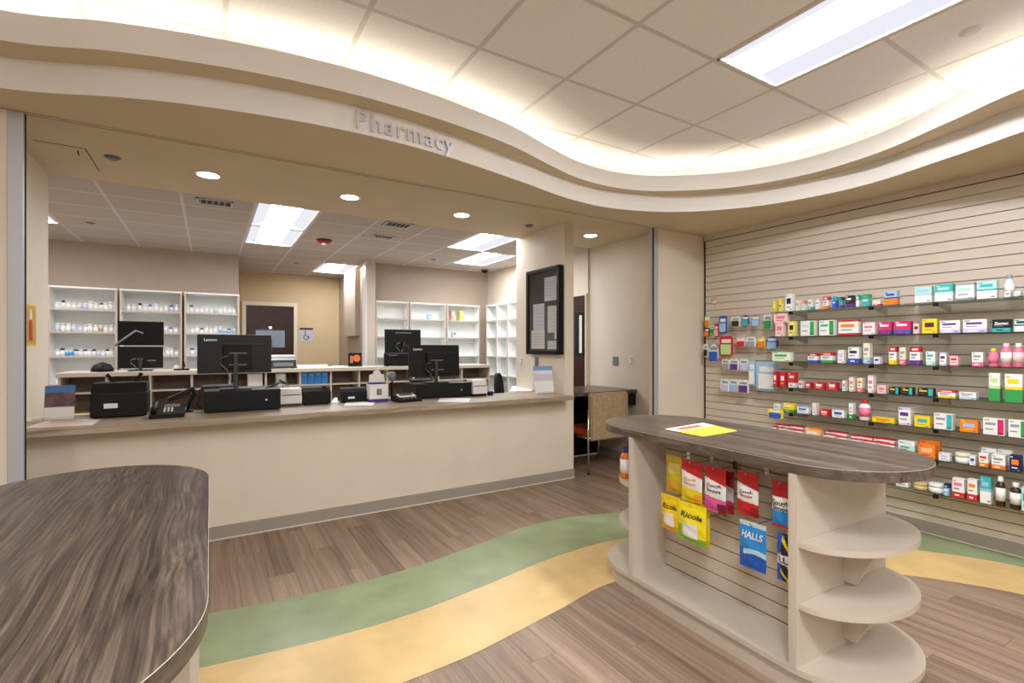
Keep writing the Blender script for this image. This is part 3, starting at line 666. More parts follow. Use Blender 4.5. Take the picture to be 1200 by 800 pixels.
ROWS = [
 [(906, 912.6, 352.6, x_, 'c', 'Y', 'W', 'K'), (912.8, 919.5, 350.6, x_, 't', 'y', 'Y', 'K'), (920.4, 931.8, 344, x_, 'c', 'W', 'N', 'S'), (933, 939.5, 351.4, x_, 'c', 'W', 'S', 'S'), (939.8, 946.3, 352, x_, 't', 'W', 'P', 'S'), (947.3, 954.9, 351, x_, 'b', 'W', 'T', 'G'), (955.7, 963.3, 350.3, x_, 'q', 'W', 'p', 'S'), (964.3, 974.4, 347.4, x_, 'm', 'W', 'R', 'O'), (975.2, 983.3, 347, x_, 't', 'B', 'T', 'W'), (983.6, 990.6, 347.7, x_, 'm', 'T', 'N', 'V'), (991, 1002.8, 346, x_, 'b', 'K', 'V', 'W'), (1003.3, 1010, 345, x_, 'd', 'T', 'W', 'W'), (1010.4, 1022, 344.5, x_, 't', 'T', 'G', 'W'), (1023, 1035, 352, x_, 'b', 'W', 'R', 'Y'), (1036, 1054.7, 341, x_, 'd', 'b', 'O', 'V'),
  (1072, 1094.8, 335.7, x_, 'd', 't', 'W', 'b'), (1095.7, 1119.7, 332.7, x_, 'd', 'T', 'W', 't'), (1120, 1144.6, 331.6, x_, 'q', 'W', 'S', 't'), (1145, 1171, 329, x_, 'd', 't', 'W', 'T'), (1177, 1187, 341, x_, 'c', 'W', 'S', 'S'), (1187.6, 1198.5, 341, x_, 'b', 'W', 'S', 'b')],
 [(908.6, 921.5, 378, x_, 'c', 'p', 'P', 'S'), (923.7, 934.6, 376.3, x_, 'c', 'y', 'K', 'G'), (938.3, 958, 375.8, x_, 's', 'W', 'G', 't'), (960, 981, 375, x_, 's', 'W', 'G', 'T'), (982.5, 1009.3, 374.7, x_, 'q', 'W', 'R', 'O'), (1011, 1028.7, 377.4, x_, 'q', 'W', 'p', 'P'), (1029.2, 1047.7, 377, x_, 'b', 'M', 'V', 'W'), (1048.2, 1070, 376, x_, 'b', 'M', 'B', 'W'), (1070.5, 1080, 379, x_, 'c', 'p', 'H', 'S'), (1080.7, 1101, 373.4, x_, 'c', 'Y', 'H', 'O'), (1101.5, 1128, 375.3, x_, 'b', 'W', 'v', 'V'), (1128.6, 1159.5, 374, x_, 'b', 'W', 'v', 'V'), (1163, 1187, 374, x_, 'b', 'K', 'T', 'K', 0, 0, 'Zantac'), (1188.5, 1210, 373.5, x_, 'd', 't', 'W', 'K')],
 [(905, 930, 412, x_, 'q', 'W', 'g', 'G'), (946.8, 961.4, 414, x_, 'm', 'W', 'R', 'B'), (962, 979.3, 413, x_, 'm', 'W', 'R', 'G'), (981.7, 992.3, 410, x_, 'c', 'W', 'v', 'S'), (994, 1010, 406.7, x_, 'b', 'W', 'B', 'N'), (1011.6, 1022.7, 402, x_, 'b', 'C', 'b', 'S'), (1024, 1034.4, 418, x_, 'c', 'W', 'B', 'S'), (1041.7, 1053.6, 406, x_, 'm', 'W', 'R', 'Y'), (1054, 1064.4, 407, x_, 'b', 'C', 'P', 'S'), (1066, 1081.5, 406, x_, 'm', 'W', 'R', 'V'), (1085, 1099, 411.6, x_, 'b', 'W', 't', 'T'), (1101, 1112, 412.7, x_, 'q', 'W', 'v', 'V'), (1113, 1126, 416, x_, 'q', 'p', 'P', 'R'), (1139, 1155, 412.4, x_, 'b', 'W', 'P', 'S'), (1157, 1168.5, 408, 'bottle', '', 'P', 'Y', 'P'), (1171, 1184.5, 402, 'bottle', '', 'P', 'p', 'W'), (1185.5, 1199, 402, 'bottle', '', 'P', 'W', 'p')],
 [(906, 913.8, 435, x_, 'c', 'R', 'W', 'W'), (914, 923.5, 435.7, x_, 'c', 'R', 'W', 'Y'), (924, 935.4, 436, x_, 'b', 'R', 'W', 'p'), (936, 943, 446, x_, 'c', 'W', 'R', 'R'), (943.5, 953.5, 447.5, x_, 'c', 'R', 'W', 'W'), (954, 968.7, 447.5, x_, 'c', 'R', 'W', 'W'), (969.5, 984, 447.5, x_, 'c', 'R', 'W', 'p'), (987, 994, 445.4, x_, 'c', 'W', 'P', 'S'), (995, 1004, 441.7, x_, 'q', 'C', 'p', 'P'), (1004.5, 1014, 442.5, x_, 'b', 'C', 'P', 'O'), (1017, 1027, 439.6, x_, 'q', 'W', 'p', 'P'), (1028, 1041.5, 451, x_, 'c', 'p', 'P', 'R'), (1042, 1056.5, 453, x_, 's', 'K', 'T', 'Y'), (1057, 1072.7, 453.4, x_, 's', 'K', 'T', 'Y'), (1075.5, 1097, 454.4, x_, 's', 'K', 'T', 'Y'), (1099, 1122.6, 456.6, x_, 'm', 'W', 'R', 'Y'), (1124, 1147, 459, x_, 'b', 'W', 'b', 'S'), (1158.8, 1174.7, 436.8, x_, 'd', 'W', 'G', 'g'), (1177.5, 1201, 438, x_, 'd', 'W', 'G', 'Y')],
 [(906.5, 917, 472.6, x_, 'c', 'W', 'b', 'S'), (917.5, 933.8, 472, x_, 'b', 'Y', 'G', 'W'), (934.2, 950.8, 475.5, x_, 'q', 'W', 'b', 'B'), (952, 960, 472, x_, 'c', 'W', 'p', 'S'), (960.5, 974.5, 479, x_, 'c', 'R', 'p', 'W'), (975, 992.6, 480, x_, 'c', 'W', 'B', 'S'), (994.7, 1003, 472, x_, 'b', 'W', 'G', 'v'), (1004.5, 1017.5, 468.7, 'bottle', '', 'W', 'R', 'P'), (1022, 1051, 488.5, x_, 'c', 'Y', 'O', 'K'), (1053, 1070.6, 476.8, x_, 'q', 'W', 'v', 'V'), (1071.6, 1093, 487, x_, 'c', 'Y', 'T', 'O'), (1094.6, 1119.5, 484, x_, 's', 'W', 'T', 'S'), (1124.8, 1149, 491.6, x_, 'c', 'O', 'b', 'Y'), (1152, 1180, 489.5, x_, 's', 'W', 'M', 'S'), (1181.7, 1206, 491.6, x_, 's', 'W', 'G', 'S')],
 [(904.5, 912.4, 498.5, x_, 'q', 'W', 'R', 'R'), (912.8, 921, 500, x_, 'q', 'W', 'R', 'R'), (921.6, 929.4, 501.5, x_, 'q', 'W', 'R', 'R'), (929.8, 943, 503, x_, 'q', 'W', 'R', 'R'), (943.5, 964.6, 500.5, x_, 'q', 'o', 'O', 'W'), (965, 980, 508, x_, 'q', 'W', 'R', 'R'), (980.6, 996, 511, x_, 'q', 'W', 'R', 'R'), (996.6, 1012, 513.5, x_, 'q', 'W', 'R', 'S'), (1012.6, 1030, 516, x_, 'q', 'W', 'R', 'R'), (1030.6, 1051.5, 519, x_, 'q', 'W', 'R', 'S'), (1052.5, 1075, 516, x_, 'm', 't', 'W', 'B'), (1076, 1099, 520, x_, 'c', 'O', 'o', 'R'), (1100, 1116, 530, x_, 'c', 'W', 'v', 'B'), (1117, 1135, 531, 'tub', '', 'W', 'C', 'W'), (1136, 1146, 533, x_, 'c', 'W', 'B', 'S'), (1147, 1161, 530, x_, 'b', 'W', 'O', 'R'), (1162, 1181, 532, x_, 'b', 'W', 'O', 'S'), (1183, 1199, 532.5, x_, 'c', 'N', 'O', 'W')],
 [(1050, 1067, 564, x_, 'c', 'W', 'S', 'S'), (1068, 1084.5, 565.5, 'tub', '', 'L', 'L', 'W'), (1085.5, 1105, 567, 'tub', '', 'W', 'W', 'W'), (1106, 1115, 566, x_, 't', 'b', 'N', 'W'), (1116, 1133, 559.5, x_, 'b', 'W', 'R', 'P'), (1133.7, 1148, 560.5, x_, 'b', 'W', 'R', 'O'), (1148.6, 1164, 558, x_, 'd', 'T', 'W', 'b'), (1165.5, 1177, 558.6, 'bottle', '', 'U', 'W', 'W'), (1182, 1196, 566, 'bottle', '', 'U', 'W', 'W'), (1197, 1209, 570, x_, 'c', 't', 'G', 'S')]]
for r, row in enumerate(ROWS):
    for k, it in enumerate(row): shelf_item(r, k+1, len(row), it, 'products on the %s wall shelf' % RN[r])
# second layer: cartons stacked on or behind others
def extra(r, u0, u1, vt, vb, pat, body, a1, a2, label, X):
    ya = onX(u0, vb, X)[1]; yb = onX(u1, vb, X)[1]; um = (u0+u1)/2; z = onX(um, vb, X)[2]; zt = onX(um, vt, X)[2]
    o = link('medicine_carton', carton_mesh(ya-yb, zt-z, .045, pat, body, a1, a2), None, (X, (ya+yb)/2, z), -PI/2)
    tag(o, label, 'box', 'products on the %s wall shelf' % RN[r]); return o
def behind(r, u0, u1, vt, pat, body, a1, a2, label, dx=.075):
    X = XFR+dx; ya = onX(u0, 400, X)[1]; yb = onX(u1, 400, X)[1]; zt = onX((u0+u1)/2, vt, X)[2]
    o = link('medicine_carton', carton_mesh(ya-yb, zt-ROWZ[r], .045, pat, body, a1, a2), None, (X, (ya+yb)/2, ROWZ[r]+.0005), -PI/2)
    return tag(o, label, 'box', 'products on the %s wall shelf' % RN[r])
o = extra(1, 907, 922.4, 367, 377.7, 'c', 'p', 'P', 'R', 'pink carton stacked on a pale pink carton at the left shelf end', XFR+.006)
zz = onX(915, 378, XFR+.006)[2]; o.location.z = zz+.0005
for u0, u1, vt, lab in ((908, 925, 494.5, 'leftmost'), (926, 941, 496, 'second'), (968, 992, 503, 'third'), (998, 1022, 508, 'fourth'), (1024, 1048, 511, 'fifth')):
    behind(5, u0, u1, vt+2.5, 'q', 'W', 'R', 'R', '%s red and white carton of the back file on the sixth shelf' % lab)
behind(5, 1078, 1101, 516, 'c', 'O', 'o', 'R', 'orange carton standing behind the orange carton on the sixth shelf')
behind(5, 1150, 1168, 525, 'b', 'W', 'O', 'S', 'left white carton standing behind the orange-footed cartons on the sixth shelf')
behind(5, 1169, 1186, 527, 'b', 'W', 'v', 'S', 'right white carton standing behind the orange-footed cartons on the sixth shelf')
bottle('medicine_bottle', 'brown white-capped bottle standing behind another brown bottle', (XFR+.1, onX(1195, 560, XFR+.1)[1], ROWZ[6]+.0005), .028, .125, pal((60, 34, 20), .25), WH, WH, 'products on the bottom wall shelf')
bottle('medicine_bottle', 'clear bottle standing behind the white cartons on the top shelf', (XFR+.11, onX(1183, 340, XFR+.11)[1], ROWZ[0]+.0005), .026, .155, pal((214, 222, 226), .15), pal((150, 160, 180)), PAPER, 'products on the top wall shelf')

# packets hanging on wall pegs
PEGS = [(826, 832, 370, 383, 'g', 'O', 0), (825.5, 831.5, 384, 394.5, 'K', 'O', 0), (832.5, 837, 381, 391, 'W', 'G', 0), (837.3, 842, 380, 395, 'R', 'R', 0), (842.6, 852, 370, 390.5, 'B', 'b', 0), (857, 867.5, 370.5, 383, 'W', 'K', 0), (869.6, 878, 369, 383, 'B', 'T', 1), (881, 890.7, 369, 383, 'S', 'b', 1), (895, 904.8, 368, 386, 'W', 'G', 0),
        (825, 829.6, 403, 418, 'W', 'K', 0), (830.5, 842.5, 402.6, 424.6, 'W', 'B', 1), (843.5, 859, 393.7, 417, 'R', 'g', 0), (863, 873.6, 395, 406.7, 'p', 'R', 0), (874.5, 885.8, 394.5, 406.7, 'W', 'S', 0), (887.4, 896.7, 394.5, 408, 'Y', 'O', 0), (898, 912.6, 393.7, 410, 'B', 'b', 1),
        (846, 854.5, 420.5, 433, 'W', 'S', 0), (855, 866, 420.5, 434, 'W', 'V', 0), (866.8, 877, 420.5, 435, 'W', 'v', 0), (877.5, 885, 422, 452, 'b', 'W', 0), (886.5, 911, 424, 458, 'b', 'W', 0),
        (844.4, 854.7, 444, 459, 'W', 'v', 0), (855, 864.5, 444, 459.5, 'W', 'b', 0), (864.9, 877.7, 445, 460.5, 'W', 'V', 0), (899.6, 918, 478.8, 490, 'Y', 'B', 0)]
PR = lambda k: ('upper peg row', k+1) if k < 9 else (('middle peg row', k-8) if k < 16 else (('lower peg row', k-15) if k < 21 else ('lowest peg row', k-20)))
for k, (u0, u1, vt, vb, c1, c2, rd) in enumerate(PEGS):
    X = XS-.07-.032*(k % 2); X = X-.04 if k == 20 else X; X = XFR-.035 if k == 24 else X
    ya, yb = onX(u0, vt, X)[1], onX(u1, vt, X)[1]; um = (u0+u1)/2; zt, zb = onX(um, vt, X)[2], onX(um, vb, X)[2]; h = zt-zb; w = ya-yb
    rn, n = PR(k); lab = '%s and %s %s packet, %s from left in the %s' % (CN[c1][1], CN[c2][1], 'round-edged' if rd else 'hanging', ORD[n], rn) if c1 != c2 else '%s hanging packet, %s from left in the %s' % (CN[c1][1], ORD[n], rn)
    t = thing('hanging_packet', lab, 'packet', (X, (ya+yb)/2, zt), -PI/2, 'packets on the wall pegs')
    if rd: poly = [(w/2*math.cos(2*PI*i/16)*(1 if abs(math.sin(2*PI*i/16)) < .9 else .8), h/2*math.sin(2*PI*i/16)) for i in range(16)]
    else:
        e = min(w, h)*.12; poly = [(-w/2+e, -h/2), (w/2-e, -h/2), (w/2, -h/2+e), (w/2, h/2-e), (w/2-e, h/2), (-w/2+e, h/2), (-w/2, h/2-e), (-w/2, -h/2+e)]
    cardm = MB().prism(poly, -.002, .002, M=T(0, 0, -h/2, rx=PI/2)); cardm.build('backing_card', cc(c1), t)
    B(-w*.36, w*.36, -.018, -.002, -h*.93, -h*.42, bev=.004).build('blister', cc(c2) if c2 != c1 else pal((235, 180, 180)), t)
    B(-w*.34, w*.34, -.003, -.0021, -h*.34, -h*.16).build('printed_title', cc('S' if c1 == 'W' else 'W'), t)
    MB().tube([(0, XS-X-.002, -.008), (0, -.018, -.008), (0, -.026, .0)], .0018, 6).build('peg', CHROME, t)
t = thing('price_hook', 'small red and white tag hook high on the slat wall', 'hook', onX(838, 352, XS-.002), -PI/2)
B(-.02, .02, -.006, 0, -.045, .03).build('tag', pal((220, 150, 130)), t); MB().tube([(0, 0, 0), (0, -.05, -.01), (0, -.06, .02)], .004).build('hook', CHROME, t); B(-.022, .022, -.012, -.006, -.03, .0).build('tag_print', WH, t)
# ================================================================ FRONT COUNTER
ZC = .9105
ct = thing('pharmacy_counter', 'long light wood counter top on the cream knee wall', 'counter', (0, 0, .868))
B(-1.07, 3.24, 4.05, 4.72, 0, .042, bev=.002).build('worktop', CTOP, ct)
B(-1.07, 3.24, 4.046, 4.05, .001, .041).build('edge_band', CTOP, ct)
def spot(u0, u1, vb, vt, Z=ZC, Y=None):
    """base centre, width and height of a thing that stands at pixel row vb on height Z (or at depth Y)"""
    um = (u0+u1)/2; p = onZ(um, vb, Z) if Y is None else (0, Y, 0); y = min(p[1], 4.62) if Y is None else Y
    a, b_ = onY(u0, vb, y)[0], onY(u1, vb, y)[0]; h = onY(um, vt, y)[2]-Z
    return ((a+b_)/2, y, Z), b_-a, h
def stand_card(name, label, sp, cols, cat='brochure'):
    (x, y, z), w, h = sp; t = thing(name, label, cat, (x, y, z), 0)
    lean = T(0, 0, 0, rx=-.16); mb = MB()
    mb.box(-w/2, w/2, .002, .005, 0, h*1.01, M=lean).box(-w/2, w/2, -.03, .004, 0, .004).box(-w/2, w/2, -.032, -.029, 0, .025); mb.build('holder', PANE, t)
    z0 = 0
    for k, (fr, c, nm) in enumerate(cols):
        B(-w*.47, w*.47, -.003-.0003*k, .0015, .004+z0*h, .004+(z0+fr)*h, M=lean).build(nm, c, t); z0 += fr
    return t
t = stand_card('brochure_stand', 'brochure in a clear stand with blue header and street photo', spot(50, 88, 492, 452), [(.36, PAPER, 'text_area'), (.02, GREY, 'divider'), (.4, noisy('street_photo_print', (110, 84, 84), .6, 14, .5), 'photo_area'), (.22, pal((70, 120, 180)), 'header')])
t = stand_card('brochure_stand', 'white information sheet in a clear stand beside the notice board wall', spot(627, 650, 461, 429), [(.45, PAPER, 'text_area'), (.25, pal((206, 204, 214)), 'picture'), (.14, pal((226, 226, 236)), 'strip'), (.16, pal((120, 160, 205)), 'header')])
pf = [onZ(a, b_, ZC+.001) for a, b_ in ((27, 502), (108, 498), (119, 491), (60, 491))]
o = MB().prism([(p[0], p[1]) for p in pf], ZC+.0005, ZC+.002).build('paper_sheet', pal((236, 218, 210))); tag(o, 'pink-printed sheet lying at the left counter end', 'paper')
for k in range(4):
    a = Vector(pf[0]).lerp(Vector(pf[3]), .2+.2*k); b_ = Vector(pf[1]).lerp(Vector(pf[2]), .2+.2*k); d = Vector((0, .012, 0)); e = Vector((0, 0, .0013))
    MB().quad([tuple(a.lerp(b_, .1)+e), tuple(a.lerp(b_, .9)+e), tuple(a.lerp(b_, .9)+e+d), tuple(a.lerp(b_, .1)+e+d)]).build('print_line', pal((222, 150, 140)), o)
yp = onZ(50, 487, ZC); o = B(-.09, .09, -.06, .06, 0, .0015).build('paper_slip', pal((226, 206, 150)), None, (yp[0]-.08, 4.6, ZC+.0005), .3); tag(o, 'tan paper slip behind the brochure stand', 'paper')
yp = onZ(97, 487, ZC); o = MB().box(-.06, .06, -.04, .04, 0, .012).build('note_pad', pal((232, 208, 140)), None, (yp[0], yp[1], ZC), -.2); tag(o, 'small tan note pad between the brochure and the black device', 'pad')

def case_device(sp, depth, name, label, cat, lid=.78, mats=(BLACK, BLACKM), sticker=None, slot=True):
    (x, y, z), w, h = sp; t = thing(name, label, cat, (x, y, z))
    B(-w/2, w/2, 0, depth, .006, h*lid, bev=.006).build('body', mats[0], t)
    MB().prism([(0, h*lid), (depth, h*lid), (depth*.95, h), (depth*.18, h)], -w/2*.97, w/2*.97, M=Matrix(((0, 0, 1, 0), (1, 0, 0, 0), (0, 1, 0, 0), (0, 0, 0, 1))), bev=.002).build('lid', mats[1], t)
    if slot: B(-w*.38, w*.38, -.001, .004, h*.2, h*.55, bev=.001).build('front_panel', mats[1], t)
    for a in (-1, 1): B(a*w*.4-.012, a*w*.4+.012, .02, depth-.02, 0, .007).build('foot', BLACKM, t)
    if sticker: B(-w*.26, -w*.02, -.003, -.0005, h*.28, h*.42).build('sticker', PAPER, t)
    return t
sp = spot(105, 172, 489, 449)
t = case_device(sp, .26, 'desktop_printer', 'boxy black printer with white sticker and raised paper guides', 'printer', .72, sticker=True)
for a in (-.12, .2): B(-.012, .012, -.003, .003, 0, .10, M=T(a*sp[1], .2, sp[2]*.9, ry=(.5 if a > 0 else -.6))).build('paper_guide', BLACKM, t)
# desk phone and hand scanner
sp = spot(174, 216, 490, 467); (x, y, z), w, h = sp
t = thing('desk_phone', 'black desk phone with pale keys left of the large monitor', 'phone', (x, y, z))
MB().prism([(0, 0), (.2, 0), (.2, .075), (0, .03)], -w/2, w/2, M=Matrix(((0, 0, 1, 0), (1, 0, 0, 0), (0, 1, 0, 0), (0, 0, 0, 1))), bev=.004).build('base', BLACK, t)
MB().tube([(-w*.36, .01, .045), (-w*.36, .05, .07), (-w*.36, .15, .095), (-w*.36, .19, .09)], .018, 10).build('handset', BLACKM, t)
for i in range(4):
    for j in range(3): B(-.006, .006, -.005, .005, 0, .006, M=T(-w*.08+j*.022, .05+i*.024, .042+i*.0055)).build('key', WPL, t)
B(-w*.1, w*.34, .145, .19, .064, .08).build('display', GREY, t)
t = thing('scanner_stand', 'black jointed scanner arm leaning beside the large monitor', 'scanner', spot(203, 237, 482, 446)[0])
x, y, z = t.location; B(-.04, .035, -.04, .05, 0, .015, bev=.004).build('base', BLACK, t)
MB().tube([(0, 0, .015), (.01, 0, .08), (.04, .01, .13), (.02, .02, .18)], .012).build('stem', BLACKM, t)
B(-.14, .05, -.035, .035, -.018, .018, M=T(.0, .0, .16, ry=-.45), bev=.008).build('head', BLACK, t)
MB().tube([(.05, .02, .16), (.08, .0, .11), (.06, -.02, .05), (.1, -.02, .01)], .004).build('cable', BLACKM, t)

def monitor(name, label, x, y, z0, w, h, base=True, word=None, lift=.1, rz=0, hump=True, group='monitors', screen=None, tilt=-.05, arm=None):
    """z0 support height; lift = gap under the panel; the back faces -y"""
    t = thing(name, label, 'monitor', (x, y, z0), rz, group); Mt = T(0, 0, lift, rx=tilt)
    p = MB().box(-w/2, w/2, -.012, .012, 0, h, M=Mt, bev=.004).build('panel', BLACK, t)
    B(-w/2+.012, w/2-.012, .0121, .0128, .014, h-.014, M=Mt).build('screen', screen or mat('dark_screen', (20, 24, 30), .15), p)
    if hump:
        B(-w*.17, w*.22, -.036, -.011, h*.1, h*.76, M=Mt, bev=.006).build('back_housing', BLACKM, p)
        B(-w*.17, w*.4, -.0365, -.036, h*.745, h*.76, M=Mt).build('housing_edge', DARK, p)
        for zz in (.2, .5): B(-w*.09, w*.15, -.038, -.0355, h*zz, h*zz+.008, M=Mt).build('vent', GREY, p)
    if word: link('lettering', text_mesh(word, h*.105, WH, .0006, 0, .0008, w*.17), p, Mt @ Vector((-w*.33, -.0132, h*.83)))
    if base:
        MB().box(-.016, .016, -.05, -.03, .01, lift+h*.5, bev=.003).build('neck', DARK, t)
        B(-.11, .11, -.1, .09, 0, .012, bev=.004).build('foot', BLACK, t)
        MB().tube([(-w*.1, -.03, lift+h*.45), (-w*.2, -.045, lift+h*.4), (-w*.21, -.045, lift+h*.25), (-w*.12, -.05, lift+h*.1), (-.03, -.03, lift*.4), (0, .02, .02)], .004).build('cable', GREY, t)
    if arm:
        MB().tube(arm, .011).build('support_arm', GREY, t)
    return t
def cash_drawer(sp, label, depth=.40):
    (x, y, z), w, h = sp; t = thing('cash_drawer', label, 'cash drawer', (x, y, z))
    B(-w/2, w/2, .004, depth, .006, h, bev=.004).build('case', BLACK, t); B(-w*.485, w*.485, -.002, .006, h*.1, h*.88, bev=.002).build('drawer_front', BLACKM, t)
    MB().lathe([(.008, 0), (.008, .004)], 12, M=T(w*.3, -.002, h*.5, rx=PI/2)).build('lock', CHROME, t)
    return t
sp1 = spot(239, 329, 482, 457); cash_drawer(sp1, 'black cash drawer under the large left monitor')
(x, y, z), w, h = sp1; ztop = z+h+.0005
a, b_ = onY(231, 400, y+.12)[0], onY(318, 400, y+.12)[0]; zb_, zt_ = onY(275, 437, y+.12)[2], onY(275, 392, y+.12)[2]
monitor('computer_monitor', 'large black monitor seen from behind on the left cash drawer', (a+b_)/2, y+.12, ztop, b_-a, zt_-zb_, word='Lenovo', lift=zb_-ztop, group='counter monitors')
def keyboard(loc, w, label):
    k = thing('keyboard', label, 'keyboard', loc); B(-w/2, w/2, -.02, .06, 0, .012, M=T(0, 0, .004, rx=.12), bev=.002).build('base', BLACK, k)
    for i in range(4): B(-w*.47, w*.47, -.015+i*.018, -.002+i*.018, .012, .018, M=T(0, 0, .004, rx=.12)).build('key_row', DARK if i else GREY, k)
keyboard((x-.16, y+.335, ztop), .26, 'black keyboard on the left cash drawer behind the monitor')
mb = MB()
t = thing('cable_bundle', 'tangle of grey cables lying on the left cash drawer', 'cable', (x+.16, y+.0, ztop))
for k in range(4): MB().tube([(.02*k, .07, .005), (.03*k+.03, .03+.008*k, .02+.012*k), (.1, .04, .045+.01*k), (.14+.01*k, .07, .03), (.12+.02*k, .03+.006*k, .005)], .004).build('cable', GREY if k % 2 else DARK, t)
sp2 = spot(488, 553, 466, 449); cash_drawer(sp2, 'black cash drawer under the right counter monitor')
(x, y, z), w, h = sp2; ztop = z+h+.0005
a, b_ = onY(479, 400, y+.12)[0], onY(538, 400, y+.12)[0]; zb_, zt_ = onY(508, 441, y+.12)[2], onY(508, 404, y+.12)[2]
monitor('computer_monitor', 'black monitor seen from behind on the right cash drawer', (a+b_)/2, y+.12, ztop, b_-a, zt_-zb_, word='Lenovo', lift=zb_-ztop, group='counter monitors')
keyboard((x-.12, y+.335, ztop), .24, 'black keyboard on the right cash drawer behind the monitor')
def receipt(sp, label, body, base, depth=.16):
    (x, y, z), w, h = sp; t = thing('receipt_printer', label, 'printer', (x, y, z))
    B(-w/2, w/2, 0, depth, h*.14, h*.62, bev=.006).build('body', body, t); B(-w*.49, w*.49, .01, depth, h*.63, h, bev=.008).build('cover', body, t)
    B(-w*.46, w*.46, .004, depth-.004, 0, h*.15).build('base', base, t); B(-w*.4, w*.4, -.001, .004, h*.605, h*.64).build('paper_slot', DARK, t)
receipt(spot(328, 354, 476, 455), 'white receipt printer right of the left cash drawer', WPL, DARK)
receipt(spot(554.5, 571, 464, 445), 'white receipt printer right of the right cash drawer', WPL, BLACK)
t = case_device(spot(355, 388, 474, 454), .2, 'label_printer', 'black label printer with an open top bracket beside the receipt printer', 'printer', .8)
B(.05, .08, .02, .1, .1, .16, bev=.004).build('bracket', BLACKM, t)
t = case_device(spot(400, 432, 469, 455), .17, 'label_printer', 'small black label printer with a white tag beside the white dispenser', 'printer', .8, sticker=True)
MB().tube([(-.1, -.005, .0), (-.1, 0, .08), (-.07, .05, .1)], .007).build('lever', BLACKM, t)
for (u0, u1, v0, v1, lab) in ((388, 400, 466, 472, 'white sheet left of the small label printer'), (403, 440, 470, 475, 'white sheet in front of the small label printer'), (512, 552, 466.5, 471, 'white sheet in front of the right cash drawer'), (597, 626, 453, 459, 'white sheet stack at the right counter end')):
    p = [onZ(a, b_, ZC) for a, b_ in ((u0, v1), (u1-3, v1), (u1, v0), (u0+4, v0))]; o = MB().prism([(q[0], max(4.06, q[1])) for q in p], ZC+.0005, ZC+(.01 if 'stack' in lab else .002)).build('paper_sheet', PAPER); tag(o, lab, 'paper')
# dispenser box
(x, y, z), w, h = spot(433.5, 455, 471, 434); PUR = pal((76, 50, 130))
t = thing('dispenser_box', 'white box with scalloped header and purple bands on the counter', 'box', (x, y, z))
B(-w/2, w/2, 0, .12, .012, h*.56, bev=.003).build('carton', WPL, t); B(-w*.505, w*.505, -.002, .122, 0, h*.1).build('base_band', PUR, t)
hp = [(-w*.46, h*.58), (w*.42, h*.58), (w*.36, h*.86)]+[(w*.22*math.cos(PI*k/8)-.005, h*.88+h*.13*math.sin(PI*k/8)) for k in range(9)]+[(-w*.44, h*.86)]
MB().prism(hp, .0, .004, M=T(0, .06, 0, rx=PI/2)).build('header_card', WPL, t)
B(-w*.46, w*.42, .03, .1, h*.56, h*.62).build('header_band', PUR, t); B(-w*.14, w*.14, -.001, .001, h*.22, h*.42).build('emblem', GREY, t)
(x, y, z), w, h = spot(453, 465, 464, 435)
t = thing('webcam_stand', 'grey ball-headed webcam on a black stick by the dispenser', 'camera', (x, y, z))
MB().lathe([(.04, 0), (.04, .008), (.012, .014)], 16).build('base', BLACK, t); MB().tube([(0, 0, .01), (0, 0, h*.6), (.012, -.004, h*.72)], .01).build('stick', BLACK, t)
MB().lathe([(.012, h*.66), (.034, h*.74), (.041, h*.85), (.032, h*.95), (.01, h)], 16).build('ball_head', GREY, t)
(x, y, z), w, h = spot(467, 496, 471, 456)
t = thing('card_terminal', 'black and silver card terminal in front of the right monitor', 'card terminal', (x, y, z), .15)
MB().prism([(0, 0), (.15, 0), (.15, .07), (0, .025)], -w/2, w/2, M=Matrix(((0, 0, 1, 0), (1, 0, 0, 0), (0, 1, 0, 0), (0, 0, 0, 1))), bev=.006).build('body', BLACK, t)
B(-w*.36, w*.36, .06, .135, 0, .004, M=T(0, 0, .026, rx=.29)).build('silver_top', WPL, t); B(-w*.28, w*.28, .09, .128, .004, .006, M=T(0, 0, .026, rx=.29)).build('display', DARK, t)
for i in range(3):
    for j in range(4): B(-.007, .007, -.004, .004, 0, .006, M=T(-w*.25+j*w*.16, .012+i*.016, .03+i*.005)).build('key', GREY, t)
o = MB().lathe([(.028, 0), (.034, .01), (.034, .03), (.02, .045)], 14).build('rubber_bulb', BLACK, None, spot(571, 578, 463, 453)[0]); tag(o, 'small black round knob-like device right of the white receipt printer', 'device')

# ================================================================ OFFICE CHAIR BEHIND THE COUNTER
t = thing('office_chair', 'black office chair behind the right end of the counter', 'chair', (2.93, 5.6, 0), .75)
MB().prism([(-.24, -.24), (.24, -.24), (.24, .24), (-.24, .24)], .42, .5, bev=.02).build('seat', BLACKM, t)
n = 8; mb = MB()
prof = [(-.26, .55, .15), (-.3, .75, .17), (-.29, .95, .15), (-.28, 1.05, .11), (-.27, 1.09, .06)]
for s_ in (0, .035): mb.ribbon([(wx, yy+s_, zz) for yy, zz, wx in prof], [(-wx, yy+s_, zz) for yy, zz, wx in prof], 0, False)
mb.ribbon([(wx, yy, zz) for yy, zz, wx in prof], [(wx, yy+.035, zz) for yy, zz, wx in prof], 0, False); mb.ribbon([(-wx, yy, zz) for yy, zz, wx in prof], [(-wx, yy+.035, zz) for yy, zz, wx in prof], 0, False)
mb.ribbon([(.06, -.27, 1.09), (-.06, -.27, 1.09)], [(.06, -.235, 1.09), (-.06, -.235, 1.09)], 0, False); mb.build('backrest', BLACKM, t)
MB().tube([(0, 0, .06), (0, 0, .42)], .03).build('stem', DARK, t)
